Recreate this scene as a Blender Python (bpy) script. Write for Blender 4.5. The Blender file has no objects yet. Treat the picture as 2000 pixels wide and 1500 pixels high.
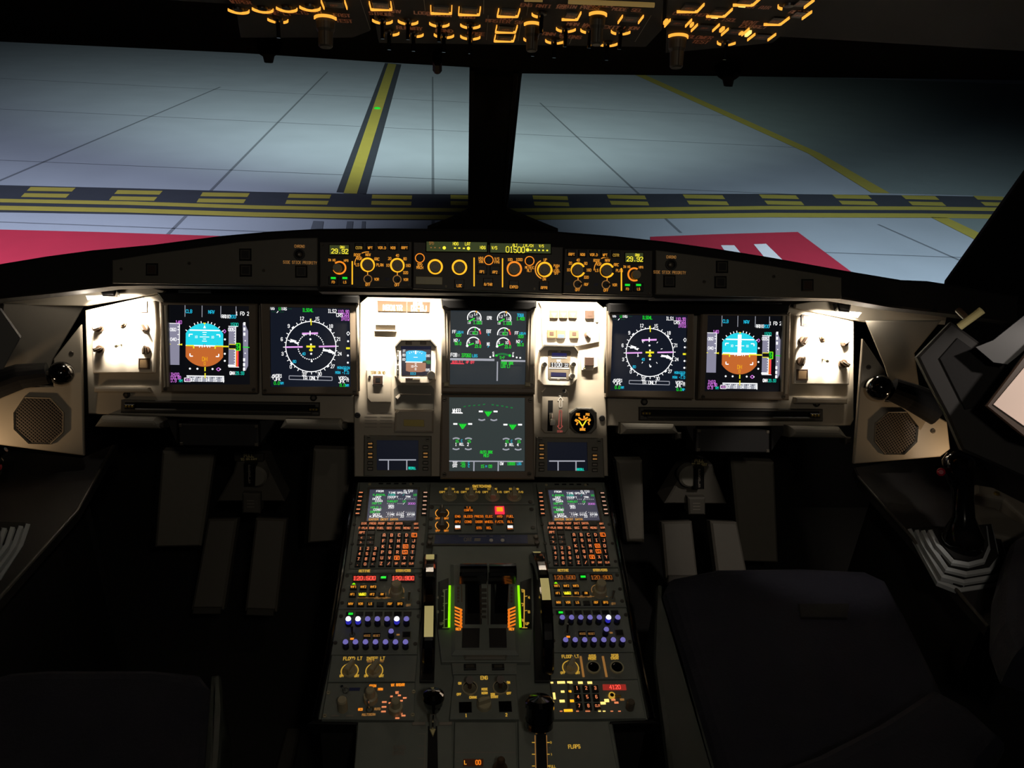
import bpy, math, random
from mathutils import Vector, Matrix
random.seed(7)
S = bpy.context.scene
C = S.collection
PI = math.pi
# ------------------------------------------------------------------ camera
F = 1525.0
CAMZ = 1.5
EYE = Vector((-0.10, 0.0, CAMZ))
YAW, PITCH, ROLL = math.radians(6.2), math.radians(27.0), math.radians(3.65)
fw = Vector((math.sin(YAW)*math.cos(PITCH), math.cos(YAW)*math.cos(PITCH), -math.sin(PITCH)))
r0 = Vector((math.cos(YAW), -math.sin(YAW), 0))
u0 = r0.cross(fw)
RT = r0*math.cos(ROLL) + u0*math.sin(ROLL)
UP = -r0*math.sin(ROLL) + u0*math.cos(ROLL)
cd = bpy.data.cameras.new('camera')
cam = bpy.data.objects.new('camera', cd); C.objects.link(cam)
cam.matrix_world = Matrix(((RT.x, UP.x, -fw.x, EYE.x), (RT.y, UP.y, -fw.y, EYE.y), (RT.z, UP.z, -fw.z, EYE.z), (0, 0, 0, 1)))
cd.sensor_width = 36.0; cd.lens = F/2000*36.0; cd.clip_start = 0.02; cd.clip_end = 2000
S.camera = cam

def ray(px, py):
    return (fw + RT*((px-1000)/F) - UP*((py-750)/F)).normalized()

class Plane:
    """a real flat surface in the cockpit: origin, right axis, up axis, outward normal"""
    def __init__(s, o, u, v):
        s.o = Vector(o); s.u = Vector(u).normalized(); s.v = Vector(v).normalized(); s.n = s.u.cross(s.v)
    def hit(s, px, py, z=0.0):
        d = ray(px, py)
        t = ((s.o + s.n*z) - EYE).dot(s.n)/d.dot(s.n)
        return EYE + d*t
    def uv(s, px, py, z=0.0):
        w = s.hit(px, py, z) - s.o
        return (w.dot(s.u), w.dot(s.v))
    def mat(s, u, v, z=0.0):
        p = s.o + s.u*u + s.v*v + s.n*z
        return Matrix(((s.u.x, s.v.x, s.n.x, p.x), (s.u.y, s.v.y, s.n.y, p.y), (s.u.z, s.v.z, s.n.z, p.z), (0, 0, 0, 1)))
    def at(s, u, v, z=0.0):
        return s.o + s.u*u + s.v*v + s.n*z

def tilt(y, zrel, deg):
    t = math.radians(deg)
    return Plane((0, y, CAMZ+zrel), (1, 0, 0), (0, math.sin(t), math.cos(t)))
def level(z):
    return Plane((0, 0, z), (1, 0, 0), (0, 1, 0))
MAIN = tilt(1.806, 0.0, 25.7)
FCU = tilt(1.458, -0.496, 27.0)
PED = Plane((0, 1.366, CAMZ-0.951), (1, 0, 0), (0, math.cos(math.radians(8)), math.sin(math.radians(8))))
WS = tilt(1.36, -0.10, -48.0)
a_ = math.radians(20)
OVH = Plane((0, 1.10, CAMZ-0.055), (1, 0, 0), (0, -math.cos(a_), math.sin(a_)))
GROUND = level(CAMZ-4.7)

# ------------------------------------------------------------------ materials
def lin(c):
    if isinstance(c, str):
        c = [int(c[i:i+2], 16)/255 for i in (0, 2, 4)]
    return tuple((x/12.92 if x <= 0.04045 else ((x+0.055)/1.055)**2.4) for x in c)
MATS = {}
def mk(name, col, rough=0.5, metal=0.0, em=None, st=1.0, vary=0.0, scale=60.0, bump=0.0, sample=False, coat=0.0, spec=0.5):
    m = bpy.data.materials.new(name); m.use_nodes = True
    nt = m.node_tree; b = nt.nodes['Principled BSDF']
    b.inputs['Base Color'].default_value = (*lin(col), 1)
    b.inputs['Roughness'].default_value = rough
    b.inputs['Metallic'].default_value = metal
    b.inputs['Specular IOR Level'].default_value = spec
    if coat: b.inputs['Coat Weight'].default_value = coat
    if em:
        b.inputs['Emission Color'].default_value = (*lin(em), 1)
        b.inputs['Emission Strength'].default_value = st
        m.cycles.emission_sampling = 'AUTO' if sample else 'NONE'
    if vary or bump:
        tc = nt.nodes.new('ShaderNodeTexCoord')
        nz = nt.nodes.new('ShaderNodeTexNoise'); nz.inputs['Scale'].default_value = scale; nz.inputs['Detail'].default_value = 5
        nt.links.new(tc.outputs['Object'], nz.inputs['Vector'])
        if vary:
            mx = nt.nodes.new('ShaderNodeMix'); mx.data_type = 'RGBA'
            l = lin(col)
            mx.inputs[6].default_value = (*[x*(1-vary) for x in l], 1)
            mx.inputs[7].default_value = (*[min(1, x*(1+vary)) for x in l], 1)
            nt.links.new(nz.outputs['Fac'], mx.inputs[0]); nt.links.new(mx.outputs[2], b.inputs['Base Color'])
        if bump:
            bp = nt.nodes.new('ShaderNodeBump'); bp.inputs['Strength'].default_value = bump; bp.inputs['Distance'].default_value = 0.001
            nt.links.new(nz.outputs['Fac'], bp.inputs['Height']); nt.links.new(bp.outputs['Normal'], b.inputs['Normal'])
    MATS[name] = m
    return m
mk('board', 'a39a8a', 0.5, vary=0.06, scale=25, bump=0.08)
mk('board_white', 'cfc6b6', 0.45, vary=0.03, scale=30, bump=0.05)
mk('bezel', '75695a', 0.45, vary=0.05, scale=40, bump=0.05)
mk('pedestal_grey', '757b74', 0.5, vary=0.08, scale=60, bump=0.12)
mk('dark_grey', '67645a', 0.5, vary=0.06, scale=60, bump=0.1)
mk('panel_black', '3b3831', 0.5, vary=0.08, scale=80, bump=0.1)
mk('black', '0c0b0b', 0.45, vary=0.1, scale=60)
mk('ovh_knob', '3a3a34', .6)
mk('hood_black', '060606', .9, spec=.2)
mk('ovh_black', '050505', .8, vary=.1)
mk('soft_black', '0d0c0d', 0.85, vary=0.15, scale=120, bump=0.3)
mk('gloss_black', '060505', 0.12, coat=0.5)
mk('pit', '020202', 0.9)
mk('knob_grey', 'b2a88a', 0.45, vary=0.05)
mk('knob_dark', '5b5346', 0.4)
mk('knob_brown', '4f3d2e', 0.45)
mk('button_tan', '6b573e', 0.4)
mk('button_brown', '3f3027', 0.4)
mk('cream', 'd9cc93', 0.4)
mk('white', 'e6e2d8', 0.4)
mk('glow_cream', 'd9cc93', 0.4, em='d9c880', st=.38)  # emission added to brighten the trim wheel marks, which are no lamps
mk('legend_white', 'c9c2b2', 0.5)
mk('legend_dim', '8c857a', 0.6)
mk('blue_label', '2c3566', 0.5)
mk('brass', 'a08a3c', 0.3, metal=0.8)
mk('brass_label', '9a8a45', 0.4, metal=0.3)
mk('chrome', 'c8c8c8', 0.15, metal=1.0)
mk('screw', '5c564c', 0.4, metal=0.5)
mk('placard', '453320', 0.5)
mk('label_blank', 'c4bd96', 0.4)
mk('grille', '5d5348', 0.5, metal=0.2)
mk('seat_navy', '0b0c1c', 0.95, vary=0.15, scale=200, bump=0.6)
mk('seat_shell', '2f352f', 0.6, vary=0.05)
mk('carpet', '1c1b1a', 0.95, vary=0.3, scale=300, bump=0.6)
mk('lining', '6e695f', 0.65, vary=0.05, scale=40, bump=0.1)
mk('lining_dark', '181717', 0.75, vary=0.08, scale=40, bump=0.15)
mk('gaiter', '9aa0a2', 0.6)
mk('foot_grey', '7f7b70', 0.6, vary=0.05, scale=50)
mk('pedal_grey', '5a564e', 0.6, vary=0.08, scale=50)
mk('pedal_tall', '837e73', 0.6, vary=0.08, scale=50)
mk('holder_grey', '5c5b58', 0.7)
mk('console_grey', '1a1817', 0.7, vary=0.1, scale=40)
mk('paper', 'e8d2c6', 0.8, vary=0.02, scale=8)
mk('red_button', 'a0102c', 0.35)
mk('knob_violet', '7a70b4', 0.35)
mk('knob_blue', '1f1f5e', 0.35)
mk('aqua_grey', '7f8688', 0.6)
mk('sleeve_grey', '303134', 0.35)
# things that give off light: displays, lamps, back-lit legends
def em(name, col, st=1.0, base='050505', sample=False):
    mk(name, base, 0.4, em=col, st=st, sample=sample)
em('scr_pfd', '08090e', 1.0); em('scr_nd', '0f1522', 1.0); em('scr_ewd', '222a30', 1.0, sample=True); em('scr_sd', '2f3838', 1.0, sample=True)
em('scr_dcdu', '0b0f1a', 1.0); em('scr_mcdu', '3b3c4c', 1.0); em('scr_isis', '080c26', 1.0); em('scr_clock', '3b3024', 0.7)
em('e_white', 'ffffff', 1.15); em('e_grey', 'a9abb6', 0.9); em('e_tape', '8d8ba0', 0.95); em('e_green', '18e030', 1.0); em('e_dgreen', '1c9048', 0.6)
em('e_cyan', '22c4ea', 1.0); em('e_teal', '18c8b0', 1.0); em('e_mag', 'd97ae6', 1.0); em('e_pink', 'e8a6ee', 1.0); em('e_yellow', 'f0e428', 1.05)
em('e_amber', 'f0a818', 1.0); em('e_red', 'ff4256', 1.1); em('e_skyblue', '25d3e6', 1.05, sample=True); em('e_earth', 'c4682e', 1.0, sample=True)
em('e_isky', '10c4f6', 1.0); em('e_iearth', 'a8765c', 1.0); em('e_dark', '101014', 1.0)
em('e_ring', 'ffb020', 1.35); em('e_ringo', 'f08820', 1.1); em('e_leg', 'f8a030', 0.95); em('e_legdim', 'b98040', 0.55); em('e_legy', 'd8a83c', 0.75)
em('e_lcd', 'f4e438', 1.2); em('scr_lcd', '3c4222', 0.9); em('scr_fcu', '333d1d', 0.9)
em('e_key', 'ef8a58', 0.95); em('e_keyw', 'd9a68a', 0.9); em('e_keyo', 'f2701c', 1.0); em('e_redled', 'ff5040', 1.2); em('scr_red', 'a02c24', 0.8); em('e_dimled', 'b0601c', 0.7); em('scr_dimled', '2a140a', 0.8)
em('e_violet', '8880d8', 0.55, base='7a70b4'); em('e_blueglow', '3030c0', 0.7, base='1f1f5e'); em('e_lamp', 'ffffff', 3.0); em('e_lamp_warm', 'fff2d8', 5.0)
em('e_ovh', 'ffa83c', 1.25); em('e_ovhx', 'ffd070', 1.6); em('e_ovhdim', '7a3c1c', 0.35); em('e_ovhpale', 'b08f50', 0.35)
em('e_lime', '8cf000', 1.1); em('e_orange', 'f07818', 0.95); em('e_magred', 'ff2c48', 1.1); em('e_blue', '2a2a70', 0.5); em('e_gearw', 'd8eaf6', 1.0); em('e_geargreen', 'c8ee70', 0.6, base='b0a070')
em('e_red_dim', 'c05a50', 0.6); em('e_bluewash', '3a3ae0', 0.35)

# ------------------------------------------------------------------ stroke lettering
G = {}
for row in """A 00041644 40|02 42;B 00 06 36 45 44 33 03|33 42 41 30 00;C 45 36 16 05 01 10 30 41;D 00 06 26 44 42 20 00;E 46 06 00 40|03 33;F 46 06 00|03 33
G 45 36 16 05 01 10 30 41 43 23;H 00 06|40 46|03 43;I 10 30|20 26|16 36;J 46 41 30 10 01;K 00 06|46 02|13 40;L 06 00 40;M 00 06 23 46 40;N 00 06 40 46
O 01 05 16 36 45 41 30 10 01;P 00 06 36 45 44 33 03;Q 01 05 16 36 45 41 30 10 01|22 40;R 00 06 36 45 44 33 03|23 40;S 45 36 16 05 04 13 33 42 41 30 10 01;T 06 46|26 20
U 06 01 10 30 41 46;V 06 20 46;W 06 10 24 30 46;X 00 46|06 40;Y 06 23 46|23 20;Z 06 46 00 40
0 01 05 16 36 45 41 30 10 01;1 15 26 20|10 30;2 05 16 36 45 44 00 40;3 05 16 36 45 44 33 42 41 30 10 01|33 13;4 30 36 02 42;5 46 06 03 33 42 41 30 10 01;6 45 36 16 05 01 10 30 41 42 33 03
7 06 46 10;8 13 04 05 16 36 45 44 33 13 02 01 10 30 41 42 33;9 43 13 04 05 16 36 45 41 30 10 01;/ 00 46;- 13 33;+ 13 33|24 22;. 20 21;: 21 22|24 25;_ 00 40;< 45 03 41;> 05 43 01;[ 33 03 06 36;] 13 43""".replace('\n', ';').split(';'):
    k, rest = row[0], row[2:]
    G[k] = [[(int(p[0]), int(p[1])) for p in st.split()] for st in rest.split('|')]
G['A'] = [[(0, 0), (0, 4), (1, 6), (3, 6), (4, 4), (4, 0)], [(0, 2), (4, 2)]]
# ------------------------------------------------------------------ mesh builder and things
def inset(poly, d):
    n = len(poly); out = []
    for i in range(n):
        a, b, c = Vector(poly[i-1]), Vector(poly[i]), Vector(poly[(i+1) % n])
        e1 = (b-a).normalized(); e2 = (c-b).normalized()
        n1 = Vector((-e1.y, e1.x)); n2 = Vector((-e2.y, e2.x))
        m = n1+n2
        if m.length < 1e-6: m = n1.copy()
        m.normalize()
        k = max(0.35, m.dot(n1))
        p = b + m*(d/k)
        out.append((p.x, p.y))
    return out
def ccw(poly):
    s = sum(poly[i-1][0]*poly[i][1]-poly[i][0]*poly[i-1][1] for i in range(len(poly)))
    return list(poly) if s > 0 else list(reversed(poly))

BUILD = []
class B:
    """collects shapes in a thing's own coordinates and links them as ONE mesh"""
    def __init__(s, t, name, parent=None, label=None, kind=None):
        s.t, s.name, s.parent, s.label, s.kind = t, name, parent, label, kind
        s.V, s.Fc, s.M, s.mi, s.smooth = [], [], [], [], False
        s.sub = 0
        BUILD.append(s)
    def m(s, name):
        if name not in s.mi: s.mi.append(name)
        return s.mi.index(name)
    def face(s, pts, mat):
        b = len(s.V); s.V += [tuple(p) for p in pts]; s.Fc.append(tuple(range(b, b+len(pts)))); s.M.append(s.m(mat))
    def loft(s, rings, mat, cap0=True, cap1=True, mats=None, closed=True):
        b = len(s.V); n = len(rings[0])
        for r in rings: s.V += [tuple(p) for p in r]
        for k in range(len(rings)-1):
            mm = s.m(mats[k] if mats else mat)
            for i in range(n if closed else n-1):
                j = (i+1) % n
                s.Fc.append((b+k*n+i, b+k*n+j, b+(k+1)*n+j, b+(k+1)*n+i)); s.M.append(mm)
        if cap0: s.Fc.append(tuple(reversed(range(b, b+n)))); s.M.append(s.m(mats[0] if mats else mat))
        if cap1: s.Fc.append(tuple(range(b+(len(rings)-1)*n, b+len(rings)*n))); s.M.append(s.m(mats[-1] if mats else mat))
    # --- local coordinates (metres)
    def prism(s, poly, z0, z1, mat, ch=0.0, top=None, rnd=0):
        p = ccw(poly); rings = [[(x, y, z0) for x, y in p]]; mats = []
        if rnd:
            for k in range(rnd+1):
                a = k/rnd*PI/2
                q = inset(p, ch*(1-math.cos(a)))
                rings.append([(x, y, z1-ch+ch*math.sin(a)) for x, y in q]); mats.append(mat)
        elif ch:
            rings.append([(x, y, z1-ch) for x, y in p]); mats.append(mat)
            rings.append([(x, y, z1) for x, y in inset(p, ch)]); mats.append(mat)
        else:
            rings.append([(x, y, z1) for x, y in p]); mats.append(mat)
        s.loft(rings, mat, True, False, mats)
        s.face(rings[-1], top or mat)
    def lathe(s, x, y, prof, mat, n=24, mats=None, sx=1.0, sy=1.0, cap0=True):
        rings = [[(x+r*sx*math.cos(2*PI*i/n), y+r*sy*math.sin(2*PI*i/n), z) for i in range(n)] for r, z in prof]
        s.loft(rings, mat, cap0, True, mats)
    def tube(s, pts, r, mat, n=10, rr=None):
        pts = [Vector(p) for p in pts]; rings = []
        for i, p in enumerate(pts):
            d = (pts[min(i+1, len(pts)-1)] - pts[max(i-1, 0)]).normalized()
            a = d.orthogonal().normalized() if i == 0 else (prev - d*prev.dot(d)).normalized()
            prev = a; c = d.cross(a); q = rr[i] if rr else r
            rings.append([p + (a*math.cos(2*PI*k/n) + c*math.sin(2*PI*k/n))*q for k in range(n)])
        s.loft(rings, mat)
    def ball(s, c, r, mat, n=18, sc=(1, 1, 1)):
        prof = [(max(1e-4, r*math.sin(PI*k/10)), -r*math.cos(PI*k/10)) for k in range(11)]
        rings = [[(c[0]+q*sc[0]*math.cos(2*PI*i/n), c[1]+q*sc[1]*math.sin(2*PI*i/n), c[2]+z*sc[2]) for i in range(n)] for q, z in prof]
        s.loft(rings, mat)
    def seg(s, a, b, w, z, mat, ext=0.0):
        a, b = Vector(a), Vector(b); d = b-a
        if d.length < 1e-7: return
        d.normalize(); n = Vector((-d.y, d.x))*(w/2); a = a-d*ext; b = b+d*ext
        s.face([(*(a-n), z), (*(b-n), z), (*(b+n), z), (*(a+n), z)], mat)
    def ltext(s, txt, x, y, h, z, mat, al=0.5, ws=0.72, w=None):
        h = float(h); cw = h*ws*0.68; gap = cw*0.34; w = w or h*0.15
        tw = len(txt)*cw + (len(txt)-1)*gap; x0 = x - tw*al
        for ch in txt:
            for st in G.get(ch, []):
                pp = [(x0+p[0]/4*cw, y-h/2+p[1]/6*h) for p in st]
                for i in range(len(pp)-1): s.seg(pp[i], pp[i+1], w, z, mat, w*0.35)
            x0 += cw+gap
    # --- photograph-measured positions on the thing's own plane
    def L(s, px, py, z=0.0): return s.t.L(px, py, z)
    def sc(s, px, py):
        a = s.t.L(px, py); b = s.t.L(px+1, py); c = s.t.L(px, py+1)
        return (b[0]-a[0], abs(c[1]-a[1]))
    def box(s, px, py, w, h, z0, z1, mat, ch=0.0, top=None):
        x, y = s.L(px, py, z1); su, sv = s.sc(px, py); w = w*su/2; h = h*sv/2
        s.prism([(x-w, y-h), (x+w, y-h), (x+w, y+h), (x-w, y+h)], z0, z1, mat, ch, top)
    def poly(s, pts, z0, z1, mat, ch=0.0, top=None, rnd=0):
        s.prism([s.L(px, py, z1) for px, py in pts], z0, z1, mat, ch, top, rnd)
    def flat(s, pts, z, mat):
        p = ccw([s.L(px, py, z) for px, py in pts]); s.face([(x, y, z) for x, y in p], mat)
    def cyl(s, px, py, r, prof, mat, n=24, mats=None, zc=None):
        x, y = s.L(px, py, prof[-1][1] if zc is None else zc); su, sv = s.sc(px, py)
        s.lathe(x, y, [(max(1e-4, q*r*su), z) for q, z in prof], mat, n, mats)
    def ring(s, px, py, r, w, z, mat, a0=0, a1=360, n=28, hgt=0.0):
        x, y = s.L(px, py, z); su, sv = s.sc(px, py); r *= su; w *= su
        A = [math.radians(a0+(a1-a0)*i/n) for i in range(n+1)]
        for i in range(n):
            c0, s0, c1, s1 = math.cos(A[i]), math.sin(A[i]), math.cos(A[i+1]), math.sin(A[i+1])
            s.face([(x+(r-w)*c0, y+(r-w)*s0, z), (x+r*c0, y+r*s0, z), (x+r*c1, y+r*s1, z), (x+(r-w)*c1, y+(r-w)*s1, z)], mat)
    def line(s, p, q, w, z, mat):
        s.seg(s.L(*p, z), s.L(*q, z), w*s.sc(*p)[0], z, mat)
    def text(s, txt, px, py, h, z, mat, al=0.5, ws=0.72, w=None):
        x, y = s.L(px, py, z); sv = s.sc(px, py)[1]
        s.ltext(txt, x, y, h*sv, z, mat, al, ws, w*sv if w else None)
    def frame(s, o, i, z0, z1, mat, zi=None, ch=0.002, inmat=None):
        """picture-frame ring between two 4-cornered outlines in photograph positions"""
        O = ccw([s.L(*p, z1) for p in o]); I = ccw([s.L(*p, z1) for p in i]); zi = z0 if zi is None else zi
        O2 = inset(O, ch)
        rings = [[(x, y, z0) for x, y in O], [(x, y, z1-ch) for x, y in O], [(x, y, z1) for x, y in O2], [(x, y, z1) for x, y in I], [(x, y, zi) for x, y in I]]
        s.loft(rings, mat, False, False, [mat, mat, mat, inmat or mat])
    def finish(s):
        if not s.Fc: return
        me = bpy.data.meshes.new(s.name); me.from_pydata(s.V, [], s.Fc)
        for k in s.mi: me.materials.append(MATS[k])
        me.polygons.foreach_set('material_index', s.M)
        if s.smooth: me.polygons.foreach_set('use_smooth', [True]*len(s.Fc))
        me.update()
        o = bpy.data.objects.new(s.name, me); C.objects.link(o); s.ob = o
        if s.parent is not None: o.parent = s.parent.ob
        elif s.t.o is not None: o.parent = s.t.o
        if s.label: o['label'] = s.label
        if s.kind: o['kind'] = s.kind
        if s.sub:
            md = o.modifiers.new('smooth', 'SUBSURF'); md.levels = s.sub; md.render_levels = s.sub

class T:
    """a thing: an Empty at its base, on a plane, that parents its parts"""
    def __init__(s, name, label, cat, pl, px=None, py=None, corners=None, like=None, group=None, off=0.0, kind=None):
        s.pl, s.off = pl, off
        if corners:
            q = [pl.uv(*c, off) for c in corners]; s.c = (sum(a for a, _ in q)/len(q), sum(b for _, b in q)/len(q))
        else: s.c = pl.uv(px, py, off)
        s.ref = like.ref if like else s.c
        s.o = bpy.data.objects.new(name, None); C.objects.link(s.o)
        s.o.empty_display_size = 0.02
        s.o.matrix_world = pl.mat(s.c[0], s.c[1], off)
        if kind: s.o['kind'] = kind
        else: s.o['category'] = cat
        s.o['label'] = label
        if group: s.o['group'] = group
    def L(s, px, py, z=0.0):
        a, b = s.pl.uv(px, py, s.off+z); return (a-s.ref[0], b-s.ref[1])
    def part(s, name, parent=None, label=None, kind=None): return B(s, name, parent, label, kind)
    def loc(s, w):                      # world point -> thing's own coordinates
        return s.o.matrix_world.inverted() @ Vector(w)

class Cv:
    """a display face: maps measured layout coordinates onto the screen rectangle"""
    def __init__(s, b, dx0, dy0, dx1, dy1, lx0, ly0, lx1, ly1, z):
        s.b, s.z = b, z; s.k = (dx0, dy0, (lx1-lx0)/(dx1-dx0), (ly1-ly0)/(dy1-dy0), lx0, ly0); s.n = 0
    def p(s, x, y): return (s.k[4]+(x-s.k[0])*s.k[2], s.k[5]+(y-s.k[1])*s.k[3])
    def nz(s): s.n += 1; return s.z + s.n*4e-6
    def rect(s, x0, y0, x1, y1, mat): s.poly([(x0, y0), (x1, y0), (x1, y1), (x0, y1)], mat)
    def poly(s, pts, mat):
        z = s.nz(); q = ccw([s.p(*t) for t in pts]); s.b.face([(x, y, z) for x, y in q], mat)
    def line(s, x0, y0, x1, y1, w, mat): s.b.seg(s.p(x0, y0), s.p(x1, y1), w*abs(s.k[2]), s.nz(), mat)
    def pl(s, pts, w, mat):
        for i in range(len(pts)-1): s.line(*pts[i], *pts[i+1], w, mat)
    def arc(s, x, y, r, a0, a1, w, mat, n=40):
        q = [(x+r*math.cos(math.radians(a0+(a1-a0)*i/n)), y-r*math.sin(math.radians(a0+(a1-a0)*i/n))) for i in range(n+1)]
        s.pl(q, w, mat)
    def dot(s, x, y, r, mat, n=12): s.poly([(x+r*math.cos(2*PI*i/n), y+r*math.sin(2*PI*i/n)) for i in range(n)], mat)
    def txt(s, t, x, y, h, mat, al=0.5, ws=0.72):
        q = s.p(x, y); s.b.ltext(t, q[0], q[1], h*abs(s.k[3]), s.nz(), mat, al, ws)
    def tick(s, x, y, r0, r1, a, w, mat):
        c, d = math.cos(math.radians(a)), math.sin(math.radians(a)); s.line(x+r0*c, y-r0*d, x+r1*c, y-r1*d, w, mat)

def struct(name, pl, px, py, label=None):
    return T(name, label or name.replace('_', ' '), None, pl, px, py, kind='structure')
# ------------------------------------------------------------------ glareshield and its control panels
def screws(t, pts, r=2.6, z=0.0, mat='screw'):
    for x, y in pts:
        b = t.part('screw'); b.cyl(x, y, r, [(1, z), (1, z+.0012), (.8, z+.002)], mat, 10)
        b.line((x-r*.6, y), (x+r*.6, y), r*.35, z+.0021, 'pit')
def knob(t, x, y, r, h, mat='knob_grey', name='knob', skirt=0, flutes=False, ptr=None, label=None):
    b = t.part(name, label=label)
    prof = ([(skirt, 0), (skirt, .002), (1.0, .003)] if skirt else [(1, 0)]) + [(1, h*.85), (.9, h), (.0, h)]
    b.cyl(x, y, r, prof[:-1], mat, 26 if not flutes else 18)
    if ptr is not None:
        a = math.radians(ptr); cx, cy = b.L(x, y, h); R = r*b.sc(x, y)[0]
        b.seg((cx, cy), (cx+R*.95*math.cos(a), cy+R*.95*math.sin(a)), R*.16, h+.0003, 'legend_dim')
    return b
def bar_knob(t, x, y, r, h, mat='knob_grey', ang=90, name='knob'):
    """round skirt with a raised finger bar across it"""
    b = t.part(name); b.cyl(x, y, r, [(1, 0), (1, .004), (.9, .006), (.74, .0065), (.70, h*.55), (.62, h*.62)], mat, 26, zc=.004)
    cx, cy = b.L(x, y, .004); R = r*b.sc(x, y)[0]; a = math.radians(ang); c, d = math.cos(a), math.sin(a)
    q = [(cx+R*(u*c-v*d), cy+R*(u*d+v*c)) for u, v in ((-.8, -.36), (.8, -.30), (1.0, 0), (.8, .30), (-.8, .36))]
    b.prism(q, .005, h, mat, .0015)
    b.seg((cx+R*.3*c, cy+R*.3*d), (cx+R*.95*c, cy+R*.95*d), R*.12, h+.0003, 'legend_white')
    return b
def toggle(t, x, y, r, h=.016, ang=90, tip='knob_grey', ringmat='screw', name='toggle_switch'):
    b = t.part(name); b.cyl(x, y, r, [(1, 0), (1, .003), (.62, .003), (.62, .001)], ringmat, 20, ['panel_black', ringmat, ringmat], zc=.003)
    cx, cy = b.L(x, y, .003); R = r*b.sc(x, y)[0]; a = math.radians(ang)
    b.tube([(cx, cy, .001), (cx+R*.5*math.cos(a), cy+R*.5*math.sin(a), h*.6), (cx+R*.9*math.cos(a), cy+R*.9*math.sin(a), h)], R*.3, tip, 10, [R*.22, R*.28, R*.36])
    return b
def key(t, x, y, w, h, txt=None, mat='black', lm='e_leg', th=4, z=.005, name='push_button', dy=0, ch=.001, lines=None, ws=.72, label=None):
    b = t.part(name, label=label); b.box(x, y, w, h, 0, z, mat, ch)
    for k, s_ in enumerate(lines or ([txt] if txt else [])):
        n = len(lines or [1]); b.text(s_, x, y+dy+(k-(n-1)/2)*th*1.35, th, z+.0004, lm, ws=ws)
    return b

# --- the black glareshield itself
g = T('glareshield', 'long black padded glareshield shelf running under the windshield above all the screens', 'glareshield', FCU, 950, 520)
b = g.part('front_pad')
top = [(-180, 534), (0, 516), (90, 501), (180, 489), (300, 478), (430, 461), (530, 452), (620, 447), (760, 446), (950, 448), (1070, 451), (1200, 461), (1300, 472), (1400, 486), (1500, 502), (1640, 527), (1760, 547), (1810, 549), (1856, 556), (1990, 580)]
bot = [(1990, 630), (1850, 612), (1740, 600), (1660, 586), (1640, 583), (1281, 583), (1278, 581), (960, 573), (622, 569), (619, 561), (285, 557), (215, 559), (110, 572), (0, 583), (-180, 604)]
b.poly(top+bot, -.055, -.004, 'soft_black', .004)
b = g.part('top_pad')
tl = [b.L(x, y, -.01) for x, y in top]
d = g.o.matrix_world.to_3x3().inverted() @ Vector((0, .40, -.17))
e = g.o.matrix_world.to_3x3().inverted() @ Vector((0, 0, -.03))
for i in range(len(tl)-1):
    p, q = Vector((*tl[i], -.01)), Vector((*tl[i+1], -.01))
    b.loft([[p, q, q+d, p+d], [p+e, q+e, q+e+d, p+e+d]], 'soft_black')

def wing(side, outline, chrono, ctxt, ssp, sq, sqs, scr):
    t = T('glareshield_side_panel', 'grey glareshield side panel with chrono button, %s of the lit autopilot panel' % side, 'panel', FCU, *chrono)
    b = t.part('faceplate'); b.poly(outline, -.0035, .004, 'dark_grey', .0015)
    b.text('CHRONO', *ctxt, 5, .0045, 'e_legdim'); b.text('SIDE STICK PRIORITY', *ssp, 5.2, .0045, 'e_legdim')
    b = t.part('chrono_button'); b.cyl(*chrono, 11, [(1, .004), (1, .008), (.7, .008), (.6, .004)], 'black'); b.cyl(*chrono, 4.5, [(1, .004), (1, .009), (.7, .011)], 'knob_dark')
    b.cyl(chrono[0]-1, chrono[1], 1.6, [(1, .011), (1, .0115)], 'legend_white', 8)
    for k, (x, y) in enumerate([sq]+sqs):
        b = t.part(['side_stick_light', 'warning_light', 'caution_light', 'autoland_light'][k])
        b.frame([(x-12, y-12), (x+12, y-12), (x+12, y+12), (x-12, y+12)], [(x-10, y-10), (x+10, y-10), (x+10, y+10), (x-10, y+10)], .004, .007, 'black')
        b.box(x, y, 20, 20, .003, .0065, 'panel_black', .001); b.box(x, y, 14, 14, .0065, .0069, 'button_brown' if k == 3 else 'black')
    screws(t, scr, 3.2, .004)
wing('left', [(219, 508), (300, 495), (380, 484), (469, 472), (560, 465), (620, 464), (620, 558), (219, 553)], (585, 497), (585, 481), (586, 512.7), (588, 530), [(478.5, 497), (479.5, 528), (296, 526)], [(236, 525), (369, 514), (514.5, 528)])
wing('right', [(1281, 488), (1400, 504), (1500, 518), (1644, 542), (1644, 584), (1281, 575)], (1310, 517), (1311, 502), (1308, 532), (1308, 549), [(1411, 521), (1408, 551), (1578, 557)], [(1376, 550), (1512, 540)])

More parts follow.
